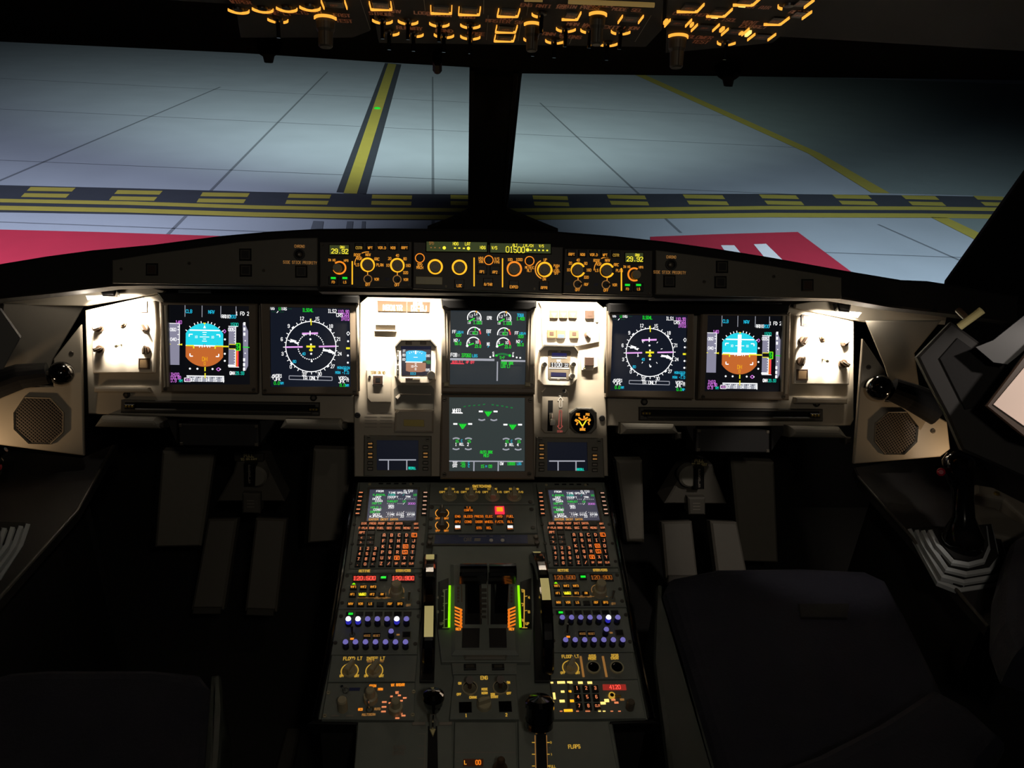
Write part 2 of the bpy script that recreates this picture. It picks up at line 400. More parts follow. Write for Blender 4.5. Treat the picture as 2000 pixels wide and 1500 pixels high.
# --- barometer / navigation display control panels either side of the autopilot panel
def ringknob(t, x, y, r, rk, h, name='knob', gap=None, lit='e_ring', hx=None, hy=None):
    b = t.part(name); z = .005
    b.ring(x, y, r, r*.24, z+.0004, lit, *(gap or (0, 360)))
    b.cyl(hx or x, hy or y, rk, [(1, z), (1, z+h*.8), (.93, z+h)], 'knob_grey', 26, zc=z+h)
    b.cyl(hx or x, hy or y, rk*.55, [(1, z+h), (.9, z+h+.0006)], 'knob_grey', 16, zc=z+h)
    return b
def efis(side, outline, lcd, keys, names, base, baro, bhead, mode, rng, tg, tgn, fd, ls, bar, mir):
    t = T('display_control_panel', 'black amber-lit barometer and map display panel on the %s of the autopilot panel' % side, 'control panel', FCU, corners=outline)
    z = .0055
    b = t.part('faceplate'); b.poly(outline, -.0035, .005, 'panel_black', .0015)
    x, y = mode
    for s_, dx, dy in (('ROSE', -20, -19), ('NAV', 1, -19.5), ('VOR', -16, -12), ('LS', -20, 0), ('ARC', 18, -11), ('PLAN', 24, .5)): b.text(s_, x+dx, y+dy, 5.2, z, 'e_leg')
    b.ring(x, y, 26, 1.6, z, 'e_leg', 140, 182, 10); b.ring(x, y, 26, 1.6, z, 'e_leg', 85, 118, 8); b.line((x, y+14), (x, y+20), 1.6, z, 'e_leg')
    x, y = rng
    for s_, dx, dy in (('10', -19, 0), ('20', -15, -13), ('40', 0, -19), ('80', 15, -12.5), ('160', 21, .5), ('320', 16, 14.5)): b.text(s_, x+dx, y+dy, 5, z, 'e_leg')
    b.line((x, y+14), (x, y+20), 1.6, z, 'e_leg')
    b.text('IN HG', baro[0]-15, baro[1]-15, 4.4, z, 'e_leg'); b.text('HPA', baro[0]+13, baro[1]-14, 4.4, z, 'e_leg')
    b.line(bar[0], bar[1], 2.4, z, 'e_ring')
    for k, (x, y) in enumerate(tg):
        b.text('OFF', x, y+11, 5, z, 'e_leg'); b.text(tgn[k], x+17, y+.5, 4.8, z, 'e_leg'); b.text('ADF', x-19, y-.5, 5, z, 'blue_label'); b.ring(x, y, 8.5, 1.6, z, 'e_legdim')
    q = t.part('pressure_display'); (x0, y0, x1, y1) = lcd
    q.frame([(x0-2, y0-2), (x1+2, y0-2), (x1+2, y1+2), (x0-2, y1+2)], [(x0, y0), (x1, y0), (x1, y1), (x0, y1)], .005, .0065, 'black')
    q.flat([(x0, y0), (x1, y0), (x1, y1), (x0, y1)], .0054, 'scr_lcd')
    q.text('QNH', (x0+x1)/2+6, y0+4, 4.6, .006, 'e_lcd'); q.text('29.92', (x0+x1)/2+1, y0+12, 8.5, .006, 'e_lcd', ws=.86, w=1.3)
    for (x, y), s_ in zip(keys, names): key(t, x, y, 16, 13, s_, 'black', 'e_legy' if s_ == 'CSTR' else 'e_leg', 4.8, .010, dy=2.5)
    ringknob(t, *baro, 13.5, 8.5, .016, 'pressure_knob', (200, 495) if not mir else (60, 300), 'e_ringo', *bhead)
    for (nm, (x, y)) in (('mode_knob', mode), ('range_knob', rng)):
        b = ringknob(t, x, y, 14.3, 10.6, .012, nm, (0, 360) if nm == 'mode_knob' and not mir else (28, 338) if mir else (0, 360))
    for x, y in tg: toggle(t, x, y, 6, .012, 0 if mir else -40, 'knob_dark')
    for (x, y), s_ in ((fd, 'FD'), (ls, 'LS')):
        b = key(t, x, y, 19, 16, s_, 'black', 'e_leg', 4.6, .009, dy=3.5); b.box(x, y-4.5, 9.5, 4, .009, .0095, 'e_green')
    screws(t, [(outline[0][0]+6, outline[0][1]+6), (outline[2][0]-6, outline[2][1]-6)], 2.2, .005)
efis('left', [(623.7, 472), (805, 471.3), (804.4, 562), (624.4, 560)], (643.7, 478.7, 681.3, 497), [(x, 481.5) for x in (701, 723, 746, 767.7, 790)], ['CSTR', 'WPT', 'VOR.D', 'NDB', 'ARPT'], 0,
     (663, 523), (658, 522.5), (718, 517), (776, 518), [(718.5, 545), (775.6, 545.6)], ['VOR', 'VOR'], (651, 547.5), (673.5, 547.5), ((688, 510), (688, 555.6)), False)
efis('right', [(1102.4, 485), (1275, 488.7), (1274, 578), (1099, 573)], (1221.4, 494, 1256.4, 512), [(x, 494.3+k*.4) for k, x in enumerate((1116.4, 1138, 1159.8, 1181.8, 1203.2))], ['ARPT', 'NDB', 'VOR.D', 'WPT', 'CSTR'], 0,
     (1239, 536), (1244, 536), (1185.7, 528), (1129, 527), [(1128.3, 555), (1183.6, 556)], ['ADF', 'VOR'], (1225.6, 561), (1247.3, 561), ((1213.7, 523.7), (1213.7, 568)), True)

# --- autopilot panel in the middle
t = T('autopilot_panel', 'wide black autopilot control panel with amber ringed knobs at the centre of the glareshield', 'control panel', FCU, 954, 520)
z = .0055
b = t.part('faceplate'); b.poly([(807, 472), (1100.5, 482), (1098, 574), (806, 564)], -.0035, .005, 'panel_black', .0015)
for s_, x, y, h in (('SPD', 820, 517, 5), ('MACH', 820, 522.6, 5), ('HDG', 939.4, 504.5, 5), ('TRK', 939.4, 511, 5), ('V/S', 970.5, 505.5, 5), ('FPA', 970.5, 512, 5), ('100', 996, 507, 5), ('1000', 1014, 507, 5), ('METRIC', 1034.3, 522.6, 4.6), ('ALT', 1034, 528.4, 4.8),
                    ('UP', 1065, 507.5, 5), ('DN', 1063, 545, 5), ('PUSH', 1087, 519, 4.4), ('TO', 1087, 524, 4.4), ('LEVEL', 1087, 529, 4.4), ('OFF', 1087, 534, 4.4)): b.text(s_, x, y, h, z, 'e_leg')
b.line((926, 503), (926, 559), 2.2, z, 'e_ring'); b.line((981.5, 504.5), (981.5, 561), 2.2, z, 'e_ring'); b.ring(1064, 526.4, 19.5, 2.2, z, 'e_leg', 115, 250, 14)
def fcu_lcd(x0, y0, x1, y1, dy):
    q = t.part('readout'); o = [(x0, y0), (x1, y0+dy), (x1, y1+dy), (x0, y1)]
    q.frame([(x0-2, y0-2), (x1+2, y0+dy-2), (x1+2, y1+dy+2), (x0-2, y1+2)], o, .005, .007, 'black'); q.flat(o, .0053, 'scr_fcu'); return q
q = fcu_lcd(833, 471.5, 951, 490.5, 1.5)
q.text('SPD', 842.6, 475, 5, .006, 'e_legdim'); q.text('HDG', 890, 476, 5.6, .006, 'e_lcd'); q.text('LAT', 913.5, 476.4, 5.6, .006, 'e_lcd'); q.text('HDG', 943, 483.5, 5.6, .006, 'e_lcd')
for x, y in ((842, 483.5), (849.5, 483.5), (858.6, 484)): q.box(x, y, 3, 2, .0055, .006, 'e_legdim')
for x, y in ((888.6, 484.5), (897, 484.5), (906, 485)): q.box(x, y, 4, 2.4, .0055, .006, 'e_lcd')
for x, y in ((867.7, 484), (915, 485)): q.cyl(x, y, 3.3, [(1, .0055), (1, .006)], 'e_lcd', 12)
q = fcu_lcd(957.6, 474.5, 1075.6, 493, 2)
q.text('V/S', 965.5, 484, 5.8, .006, 'e_lcd'); q.text('01500', 1006.5, 487.5, 11, .006, 'e_lcd', ws=.76, w=1.3); q.text('ALT', 1006, 479, 5, .006, 'e_lcd'); q.text('LVL/CH', 1032, 479.7, 5, .006, 'e_lcd'); q.text('V/S', 1057.4, 480.5, 5, .006, 'e_lcd')
q.cyl(1030.5, 488, 3.3, [(1, .0055), (1, .006)], 'e_lcd', 12)
for k in range(5): q.box(1036.8+k*8, 488.5+k*.15, 3.4, 2.6, .0055, .006, 'e_lcd')
for nm, x, y in (('speed_knob', 850, 521), ('heading_knob', 897.4, 522), ('altitude_knob', 1004.6, 525), ('vertical_speed_knob', 1064, 526.4)):
    b = ringknob(t, x, y, 15, 10.8, .013, nm, None, 'e_ringo' if 'alt' in nm else 'e_ring')
for x, y in ((820, 504), (954.6, 508), (1034.3, 509.7)):
    b = t.part('changeover_button'); b.ring(x, y, 9.5, 1.8, z, 'e_ringo'); b.cyl(x, y, 7.2, [(1, .005), (1, .009), (.85, .010)], 'black')
for s_, x, y in (('AP1', 941.6, 526.7), ('AP2', 966.7, 527.6), ('A/THR', 953.5, 551.5), ('LOC', 897, 554), ('EXPED', 1003.8, 556.4), ('APPR', 1062.7, 558)): key(t, x, y, 19, 17, s_, 'black', 'e_leg', 5, .009, dy=4)
b = t.part('blank_label'); b.box(838, 548, 52, 15, .005, .0065, 'label_blank', .0008)
screws(t, [(871, 559), (1044, 564)], 2.4, .005, 'knob_grey')
# ------------------------------------------------------------------ main instrument panel
def board(label, pts, mat, off=-.024, th=.012, extra=None):
    t = T('instrument_panel', label, 'instrument panel', MAIN, sum(p[0] for p in pts)/len(pts), sum(p[1] for p in pts)/len(pts), off=off)
    b = t.part('panel_board'); b.poly(pts, -th, 0, mat, .002); return t
bl = board('left instrument panel board in grey paint holding the two left pilot screens', [(166, 606), (318, 572), (702, 580), (702, 764), (692, 770), (692, 826), (172, 808)], 'board')
br = board('right instrument panel board in grey paint holding the two right pilot screens', [(1186, 600), (1540, 598), (1668, 626), (1668, 820), (1662, 832), (1186, 832)], 'board')
bc = board('centre instrument panel board in grey paint around the two middle screens', [(703.5, 592), (717.5, 580), (860, 583), (1048, 588), (1166, 590), (1181, 603), (1184, 766), (1188, 930), (692, 931), (691, 772), (701, 764)], 'board', -.018)
screws(bc, [(698, 811), (1176, 817)], 6, 0, 'black')
b = bc.part('placard')
for k, y in enumerate((807, 814, 820.5, 827, 834)):
    for x0, n in ((724, 5 if k else 3), (754, 5)): b.line((x0-n*2.4, y), (x0+n*2.4, y+.3), 2.2, .0003, 'legend_dim')
# dark sunshade lip over the screens
for side, pts in (('left', [(305, 571), (700, 577), (700, 594), (318, 590)]), ('right', [(1190, 592), (1545, 594), (1540, 614), (1190, 612)])):
    t = T('screen_hood', 'narrow black hood strip shading the tops of the two %s pilot screens' % side, 'hood', MAIN, pts[0][0], pts[0][1])
    t.part('hood').poly(pts, -.022, .012, 'hood_black', .003)
# the lighter lining surfaces just under the shelf, with air nozzle and flood lamp
def soffit(side, sheet, lamp, nozzle, strips):
    t = T('glareshield_lining', 'pale sloping lining under the %s end of the black shelf, lit by its lamp' % side, 'lining', MAIN, *sheet[0], off=-.01)
    b = t.part('lining_sheet'); b.poly(sheet, -.01, 0, 'board', .001)
    l = t.part('flood_lamp', label='glowing white lamp strip'); l.poly(lamp, 0, .004, 'board_white', .0005, top='e_lamp_warm')
    n = t.part('lamp_shield', label='black lamp shield'); n.poly(nozzle, 0, .02, 'gloss_black', .003)
    for s_ in strips: t.part('clip_strip').poly(s_, 0, .002, 'aqua_grey', .0005)
soffit('left', [(-40, 590), (100, 574), (215, 560), (285, 560), (322, 568), (318, 571), (168, 597), (60, 596), (-40, 602)], [(167, 577), (232, 575.5), (231, 579.5), (202, 582), (171, 587)], [(193, 565), (227, 565), (223.5, 578.5), (199.5, 578.5)], [[(348, 567), (412, 567), (412, 574), (348, 572)]])
soffit('right', [(1554, 594), (1585, 589), (1636, 588), (1668, 595), (1745, 604), (1850, 616), (1846, 634), (1742, 629), (1690, 629), (1665, 624), (1554, 602)], [(1622, 608), (1656, 607), (1684, 610), (1675.5, 621), (1650, 618)], [(1635, 592), (1664, 595), (1660.5, 610), (1639.5, 608)], [[(1468, 591), (1527, 592), (1527, 599.5), (1468, 598)]])

# --- display screens
def display(label, o, i, rails=(), bz='bezel', hood=None, off=0.0, scr='pit'):
    t = T('display_screen', label, 'screen', MAIN, corners=i, off=off)
    b = t.part('bezel'); b.frame(o, i, -.0175, .004, bz, -.004, .003, 'panel_black')
    for q in rails: t.part('side_rail', label='pale lit bezel rail').poly(q, .004, .0065, 'board', .001)
    if hood: t.part('hood').poly(hood, .003, .022, 'hood_black', .004)
    s_ = t.part('screen')
    q = [s_.L(*p, -.003) for p in i]
    x0 = (q[0][0]+q[3][0])/2; x1 = (q[1][0]+q[2][0])/2; y0 = (q[0][1]+q[1][1])/2; y1 = (q[3][1]+q[2][1])/2
    s_.face([(x0-.002, y1-.002, -.0035), (x1+.002, y1-.002, -.0035), (x1+.002, y0+.002, -.0035), (x0-.002, y0+.002, -.0035)], scr)
    return t, s_, (x0, y0, x1, y1)

def pfd(s_, r, v):
    c = Cv(s_, 1185, 300, 2240, 1340, *r, -.0033)
    R, L, P, X = c.rect, c.line, c.poly, c.txt
    for x in (1393, 1615, 1860, 2060): L(x, 305, x, 455, 8, 'e_grey')
    X('CLB', 1445, 383, 42, 'e_cyan'); X('NAV', 1738, 385, 42, 'e_cyan'); X('1 FD 2', 2145, 397, 44, 'e_white'); X('RADIO', 1930, 440, 42, 'e_white', ws=.6); X('200', 2018, 440, 42, 'e_cyan')
    R(1192, 545, 1325, 1088, 'e_tape'); L(1322, 545, 1322, 830, 10, 'e_white'); L(1192, 545, 1322, 545, 8, 'e_white'); X('140', 1312, 528, 42, 'e_mag')
    X('060', 1240, 626, 40, 'e_white'); X('040', 1245, 754, 40, 'e_white')
    for y in (590, 626, 690, 754, 820): L(1296, y, 1322, y, 9, 'e_white')
    P([(1360, 808), (1360, 832), (1300, 822)], 'e_yellow'); L(1188, 818, 1210, 818, 9, 'e_yellow')
    # horizon ball
    cx, cy, hw, r0_ = 1650, 825, 245, 290
    def half(sg):
        pts = [(cx-hw, cy)]
        a0 = math.acos(hw/r0_)
        for k in range(25):
            a = (PI-a0) - (PI-2*a0)*k/24
            pts.append((cx+r0_*math.cos(a), cy-sg*r0_*math.sin(a)*(1.0 if sg > 0 else .97)))
        return pts+[(cx+hw, cy)]
    P(half(1), 'e_skyblue'); P(half(-1), 'e_earth')
    L(cx-hw, cy+6, cx+hw, cy+6, 16, 'e_white')
    for k in (-60, -45, -30, -20, -10, 10, 20, 30, 45, 60): c.tick(cx, cy, 292, 318, 90-k*.85, 11, 'e_white')
    P([(cx-20, 528), (cx+18, 528), (cx-1, 556)], 'e_yellow')
    P([(cx-18, 600), (cx+18, 600), (cx, 560)], 'e_white')
    L(1455, 628, 1850, 628, 16, 'e_white')
    for y, w in ((655, 28), (685, 22), (715, 62), (742, 20), (770, 30)): L(cx-w, y, cx+w, y, 9, 'e_white')
    for x in (1540, 1755): X('10', x, 716, 28, 'e_white')
    for x, d in ((1450, 1), (1850, -1)):
        c.pl([(x, 715), (x, 683), (x+d*45, 683)], 13, 'e_white'); c.pl([(x+d*12, 935), (x+d*12, 970), (x+d*50, 970)], 14, 'e_white')
    for d in (-1, 1): c.pl([(cx+d*240, 832), (cx+d*140, 832), (cx+d*140, 868)], 17, 'e_yellow')
    R(cx-14, 812, cx+14, 840, 'e_dark'); R(cx-9, 818, cx+9, 848, 'e_white')
    for x in (1585, 1620, 1690, 1720): L(x, 835, x, 856, 9, 'e_white')
    X('DH', 1655, 1005, 52, 'e_amber'); X('0', 1655, 1065, 40, 'e_amber')
    if v:                                                       # the right screen shows crossed flight director bars
        R(cx-30, 560, cx+22, 850, 'e_white'); R(cx-hw+10, 808, cx+hw-10, 826, 'e_white')
    # deviation scales
    for x in (1463, 1560, 1758): c.dot(x, 1135, 13, 'e_white')
    R(1652, 1110, 1668, 1165, 'e_yellow'); c.pl([(1808, 1138), (1836, 1115), (1864, 1138), (1836, 1160), (1808, 1138)], 10, 'e_mag'); c.dot(1860, 1138, 9, 'e_white')
    for y in (742, 932, 1025): c.dot(1918, y, 13, 'e_white')
    c.pl([(1912, 660), (1930, 635), (1912, 612), (1895, 635), (1912, 660)], 8, 'e_mag')
    R(1880, 826, 1970, 844, 'e_yellow')
    # altitude tape
    R(1967, 565, 2062, 1105, 'e_tape'); L(2058, 565, 2058, 1100, 9, 'e_white'); L(1962, 568, 2090, 568, 9, 'e_white'); X('1500', 2040, 543, 40, 'e_teal')
    X('005', 2000, 610, 42, 'e_white')
    for k in range(14): L(2038, 590+k*36, 2058, 590+k*36, 7, 'e_white')
    R(2064, 880, 2082, 1105, 'e_orange'); R(2082, 885, 2098, 1105, 'e_red'); L(1962, 1085, 2060, 1085, 22, 'e_white'); L(1968, 1105, 2105, 1105, 8, 'e_white')
    R(1972, 806, 2062, 868, 'e_dark'); c.pl([(1972, 806), (2062, 806)], 10, 'e_yellow'); c.pl([(1972, 866), (2062, 866)], 10, 'e_yellow')
    R(2060, 790, 2120, 886, 'e_dark'); c.pl([(2060, 792), (2118, 792), (2118, 884), (2060, 884)], 10, 'e_lime'); X('40', 2088, 815, 40, 'e_green'); X('20', 2088, 862, 40, 'e_green'); R(1972, 818, 2040, 852, 'e_dark')
    P([(2150, 520), (2180, 530), (2222, 625), (2226, 1085), (2196, 1150), (2166, 1150)], 'e_tape')
    for y in (535, 605, 672, 1010, 1075, 1135): R(2160, y-24, 2186, y+16, 'e_white')
    for y in (755, 920): c.dot(2185, y, 8, 'e_white')
    L(2155, 838, 2250, 843, 13, 'e_green'); X('QNH', 2018, 1185, 42, 'e_white', ws=.6); X('29.93', 2118, 1185, 40, 'e_teal', ws=.62)
    # heading strip and station text
    R(1420, 1228, 1905, 1305, 'e_grey'); L(1420, 1230, 1905, 1230, 12, 'e_white')
    for k in range(11): L(1440+k*45, 1240, 1440+k*45, 1262, 8, 'e_dark' if k % 2 else 'e_white')
    for k, s2 in enumerate(('12', '13', '14', '15', '16')): X(s2, 1500+k*97, 1280, 40, 'e_white')
    L(1905, 1225, 1905, 1312, 10, 'e_white'); R(1390, 1255, 1475, 1308, 'e_dark'); c.pl([(1392, 1257), (1473, 1257), (1473, 1306), (1392, 1306), (1392, 1257)], 6, 'e_white'); X('044', 1432, 1282, 36, 'e_pink')
    R(1655, 1190, 1669, 1258, 'e_yellow')
    X('IHIQ', 1268, 1215, 42, 'e_mag'); X('110.90', 1278, 1255, 40, 'e_mag', ws=.62); X('0.9', 1250, 1294, 40, 'e_mag'); X('NM', 1345, 1296, 34, 'e_teal')
def nd(s_, r, v):
    c = Cv(s_, 645, 335, 1695, 1370, *r, -.0033)
    R, L, P, X = c.rect, c.line, c.poly, c.txt
    X('GS', 675, 355, 38, 'e_white'); X('0', 765, 358, 40, 'e_green'); X('TAS', 820, 358, 38, 'e_white'); X('---', 895, 358, 30, 'e_dgreen'); X('---', 690, 402, 30, 'e_dgreen'); L(728, 415, 748, 390, 8, 'e_white'); X('---', 795, 402, 30, 'e_dgreen')
    X('ILS04L', 1132, 370, 42, 'e_green', ws=.62); X('ILS2' if not v else 'ILS1', 1450, 375, 44, 'e_white'); X('110.90', 1600, 380, 42, 'e_mag', ws=.62); X('CRS', 1548, 425, 44, 'e_white'); X('044', 1632, 428, 44, 'e_mag'); X('IHIQ', 1620, 472, 42, 'e_mag')
    cx, cy, rr = 1177, 845, 328
    c.arc(cx, cy, rr, 0, 360, 11, 'e_white', 72)
    for k in range(36): c.tick(cx, cy, rr, rr+(22 if k % 3 else 34), k*10+2, 9, 'e_white')
    for a in (42, 134, 222, 312): c.tick(cx, cy, rr-2, rr+22, a, 34, 'e_white')
    for s2, x, y in (('12', 1055, 480), ('15', 1255, 480), ('18', 1435, 572), ('21', 1540, 738), ('24', 1555, 932), ('27', 1465, 1098), ('30', 1295, 1200), ('33', 1093, 1203), ('0', 918, 1112), ('3', 808, 945), ('6', 797, 755), ('9', 885, 582)): X(s2, x, y, 42, 'e_white')
    L(1173, 480, 1178, 565, 13, 'e_yellow'); L(1162, 520, 1190, 520, 8, 'e_yellow')
    if not v:
        for k in range(36): c.arc(cx, cy, 168, k*10, k*10+5.5, 12, 'e_white', 3)
    else:
        for k in range(10): c.tick(cx, cy, 160, 184, 18+k*36, 8, 'e_white')
        L(1010, 850, 1014, 905, 9, 'e_white')
    for x, y in ((1170, 748), (1182, 938), (1190, 1035)): c.dot(x, y, 13, 'e_white')
    L(1060, 678, 1268, 668, 24, 'e_pink'); L(1165, 640, 1165, 700, 14, 'e_white'); L(1065, 690, 1100, 690, 8, 'e_white')
    L(848, 858, 1070, 850, 20, 'e_pink'); L(1282, 842, 1505, 834, 20, 'e_pink')
    P([(850, 760), (920, 770), (905, 748), (990, 772), (980, 790), (1018, 790), (1008, 818), (960, 800), (966, 790), (900, 795), (908, 782)], 'e_white')
    P([(1338, 872), (1420, 882), (1418, 870), (1500, 922), (1460, 945), (1462, 928), (1405, 918), (1408, 908), (1340, 900)], 'e_white')
    R(1118, 832, 1235, 856, 'e_yellow'); R(1168, 805, 1190, 905, 'e_yellow'); R(1156, 880, 1202, 900, 'e_yellow'); c.dot(1178, 815, 10, 'e_white')
    X('40', 1085, 940, 34, 'e_cyan'); X('80', 965, 1043, 34, 'e_cyan')
    c.pl([(1665, 690), (1685, 662), (1665, 638), (1645, 662), (1665, 690)], 8, 'e_white')
    for y in (765, 952, 1046): c.dot(1665, y, 13, 'e_white')
    R(1640, 845, 1690, 870, 'e_yellow')
    X('MAN', 1560, 1115, 34, 'e_cyan'); X('GAIN', 1645, 1115, 34, 'e_cyan'); X('WXT', 1645, 1145, 30, 'e_cyan'); X('MAN', 1535, 1178, 34, 'e_cyan'); X('+1.0', 1635, 1178, 34, 'e_cyan')
    c.pl([(672, 1255), (690, 1215), (705, 1255), (672, 1255)], 8, 'e_white'); L(690, 1255, 690, 1280, 8, 'e_white'); X('VOR1', 755, 1232, 40, 'e_white'); X('JFK', 745, 1275, 42, 'e_white'); X('0.0', 738, 1328, 38, 'e_green'); X('NM', 805, 1328, 32, 'e_cyan')
    X('VOR2', 1597, 1250, 40, 'e_white'); X('JFK', 1585, 1293, 42, 'e_white'); c.pl([(1655, 1270), (1665, 1240), (1680, 1270), (1655, 1270)], 7, 'e_white'); L(1655, 1275, 1655, 1298, 6, 'e_white'); L(1675, 1275, 1675, 1298, 6, 'e_white'); X('0.0', 1600, 1345, 38, 'e_green'); X('NM', 1660, 1345, 32, 'e_cyan')
    c.pl([(898, 1230), (1460, 1236), (1460, 1283), (898, 1276), (898, 1230)], 9, 'e_grey'); X('TA ONLY', 1180, 1256, 46, 'e_white')
def ewd(s_, r):
    c = Cv(s_, 150, 175, 1260, 1285, *r, -.0033)
    R, L, P, X, A = c.rect, c.line, c.poly, c.txt, c.arc
    for dx in (0, 436):
        A(493+dx, 310, 98, -25, 200, 14, 'e_white'); R(512+dx, 200, 532+dx, 232, 'e_amber'); X('1.2', 445+dx, 284, 36, 'e_white', ws=.5); X('1.4', 512+dx, 256, 36, 'e_white', ws=.5); X('1.6', 550+dx, 312, 36, 'e_white', ws=.5)
        L(412+dx, 366, 498+dx, 316, 20, 'e_green'); X('1.0', 418+dx, 382, 30, 'e_white', ws=.5); X('1.000', 542+dx, 377, 46, 'e_green', ws=.6); c.pl([(470+dx, 350), (605+dx, 350), (605+dx, 404)], 6, 'e_grey')
        A(493+dx, 540, 92, 45, 190, 15, 'e_white'); A(493+dx, 540, 92, -5, 42, 20, 'e_red'); R(555+dx, 468, 580+dx, 492, 'e_amber' if dx else 'e_white'); L(508+dx, 455, 508+dx, 500, 13, 'e_green'); c.pl([(430+dx, 510), (548+dx, 510), (548+dx, 556), (430+dx, 556), (430+dx, 510)], 6, 'e_grey'); X('467', 505+dx, 533, 42, 'e_green')
        A(488+dx, 690, 96, 38, 195, 16, 'e_white'); A(488+dx, 690, 96, -5, 36, 18, 'e_red'); X('5', 425+dx, 664, 36, 'e_white'); X('10', 537+dx, 664, 38, 'e_white'); L(385+dx, 722, 492+dx, 684, 20, 'e_green'); c.dot(396+dx, 722, 18, 'e_white'); X('23.0', 552+dx, 724, 44, 'e_green', ws=.6)
    X('EPR', 712, 308, 46, 'e_white', ws=.55); X('EGT', 708, 503, 46, 'e_white', ws=.55); X('C', 706, 545, 34, 'e_cyan'); X('N1', 706, 690, 46, 'e_white', ws=.55); X('%', 706, 725, 30, 'e_cyan'); L(695, 738, 715, 712, 8, 'e_cyan')
    X('TOGA', 1165, 258, 44, 'e_cyan', ws=.62); X('1.400', 1170, 308, 44, 'e_green', ws=.6)
    for dx in (0, 912):
        X('FF', 205+dx, 520, 44, 'e_white'); X('LBS/H', 290+dx, 525, 34, 'e_cyan', ws=.6); X('920', 265+dx, 567, 42, 'e_green'); X('N2', 228+dx, 645, 44, 'e_white'); X('%', 276+dx, 645, 30, 'e_cyan'); L(270+dx, 662, 286+dx, 636, 7, 'e_cyan'); X('59.0', 262+dx, 690, 42, 'e_green', ws=.62)
    X('FOB', 205, 858, 50, 'e_white'); X(':', 278, 862, 40, 'e_white'); X('37060', 385, 862, 50, 'e_green', ws=.62); X('LBS', 510, 866, 40, 'e_cyan')
    R(150, 905, 795, 938, 'e_grey'); R(895, 918, 1250, 944, 'e_grey'); R(832, 945, 850, 1230, 'e_grey')
    X('S', 778, 825, 40, 'e_white'); X('F', 1073, 828, 40, 'e_white')
    for x, y in ((735, 880), (780, 862), (1068, 862), (1122, 880), (1174, 884)): c.dot(x, y, 13, 'e_white')
    for k in range(9):
        x = 805+k*27; y = 842-26*math.sin(PI*k/8); P([(x, y), (x+26, 842-26*math.sin(PI*min(8, k+1)/8)), (x+26, 872-26*math.sin(PI*min(8, k+1)/8)), (x, y+30)], 'e_dgreen')
    R(808, 845, 840, 868, 'e_green'); R(1004, 835, 1034, 870, 'e_green'); X('S+F', 912, 885, 40, 'e_green')
    X('AUTO FLT', 258, 962, 36, 'e_red', ws=.6); L(160, 985, 355, 985, 12, 'e_red'); X('AP OFF', 445, 962, 38, 'e_red', ws=.62)
    X('PARK BRK', 985, 965, 42, 'e_green', ws=.6); X('LDG LT', 962, 1012, 42, 'e_green', ws=.62)
def sysd(s_, r):
    c = Cv(s_, 145, 125, 1380, 1335, *r, -.0033)
    R, L, P, X, A = c.rect, c.line, c.poly, c.txt, c.arc
    X('WHEEL', 270, 345, 58, 'e_white', ws=.6); L(182, 382, 358, 384, 14, 'e_white')
    for x, y in ((385, 278), (462, 265), (540, 258), (618, 252), (698, 240)): P([(x-20, y+10), (x-12, y-10), (x+24, y-14), (x+16, y+4)], 'e_dgreen')
    for x, y in ((842, 242), (918, 252), (998, 260), (1072, 275), (1150, 286)): P([(x-20, y-12), (x+22, y-8), (x+18, y+12), (x-16, y+10)], 'e_dgreen')
    for x, y in ((768, 350), (358, 558), (1172, 562)):
        R(x-150, y-10, x-85, y+16, 'e_white'); R(x+90, y-12, x+155, y+14, 'e_white'); L(x-85, y-4, x+88, y-4, 12, 'e_dgreen')
        P([(x-58, y+6), (x+66, y+6), (x+10, y+84), (x-8, y+84)], 'e_green'); L(x-20, y+10, x+2, y+78, 4, 'e_dgreen'); L(x+28, y+10, x+6, y+78, 4, 'e_dgreen')
    def smile(x, y, d):
        pts = [(x-54+108*k/8, y+d*16*math.sin(PI*k/8)) for k in range(9)]; c.pl(pts, 22, 'e_grey')
    smile(668, 482, 1); smile(864, 482, 1)
    for dx in (0, 812):
        smile(258+dx, 806, -1); smile(457+dx, 806, -1); smile(258+dx, 962, 1); smile(457+dx, 962, 1)
        X('15', 272+dx, 842, 44, 'e_green'); X('C', 350+dx, 836, 40, 'e_cyan'); X('15' if not dx else '15', 468+dx, 842, 44, 'e_green')
        X('1' if not dx else '3', 256+dx, 895, 46, 'e_white'); X('REL', 350+dx, 893, 40, 'e_white'); X('2' if not dx else '4', 450+dx, 893, 46, 'e_white')
    X('AUTO BRK', 752, 1018, 46, 'e_green', ws=.62); X('MED', 750, 1074, 46, 'e_green')
    R(150, 1158, 1352, 1178, 'e_grey'); R(542, 1178, 562, 1328, 'e_grey'); R(938, 1178, 958, 1328, 'e_grey')
    X('TAT', 245, 1200, 42, 'e_white'); X('+55', 370, 1200, 42, 'e_green'); X('C', 470, 1200, 40, 'e_cyan'); X('SAT', 245, 1246, 42, 'e_white'); X('+59', 370, 1246, 42, 'e_green'); X('C', 470, 1246, 40, 'e_cyan')
    X('15', 690, 1250, 46, 'e_green'); X('H', 752, 1250, 34, 'e_cyan'); X('09', 818, 1250, 46, 'e_green'); X('GW', 1005, 1204, 46, 'e_white'); X('139000', 1160, 1206, 44, 'e_green', ws=.55); X('LBS', 1290, 1206, 38, 'e_cyan')

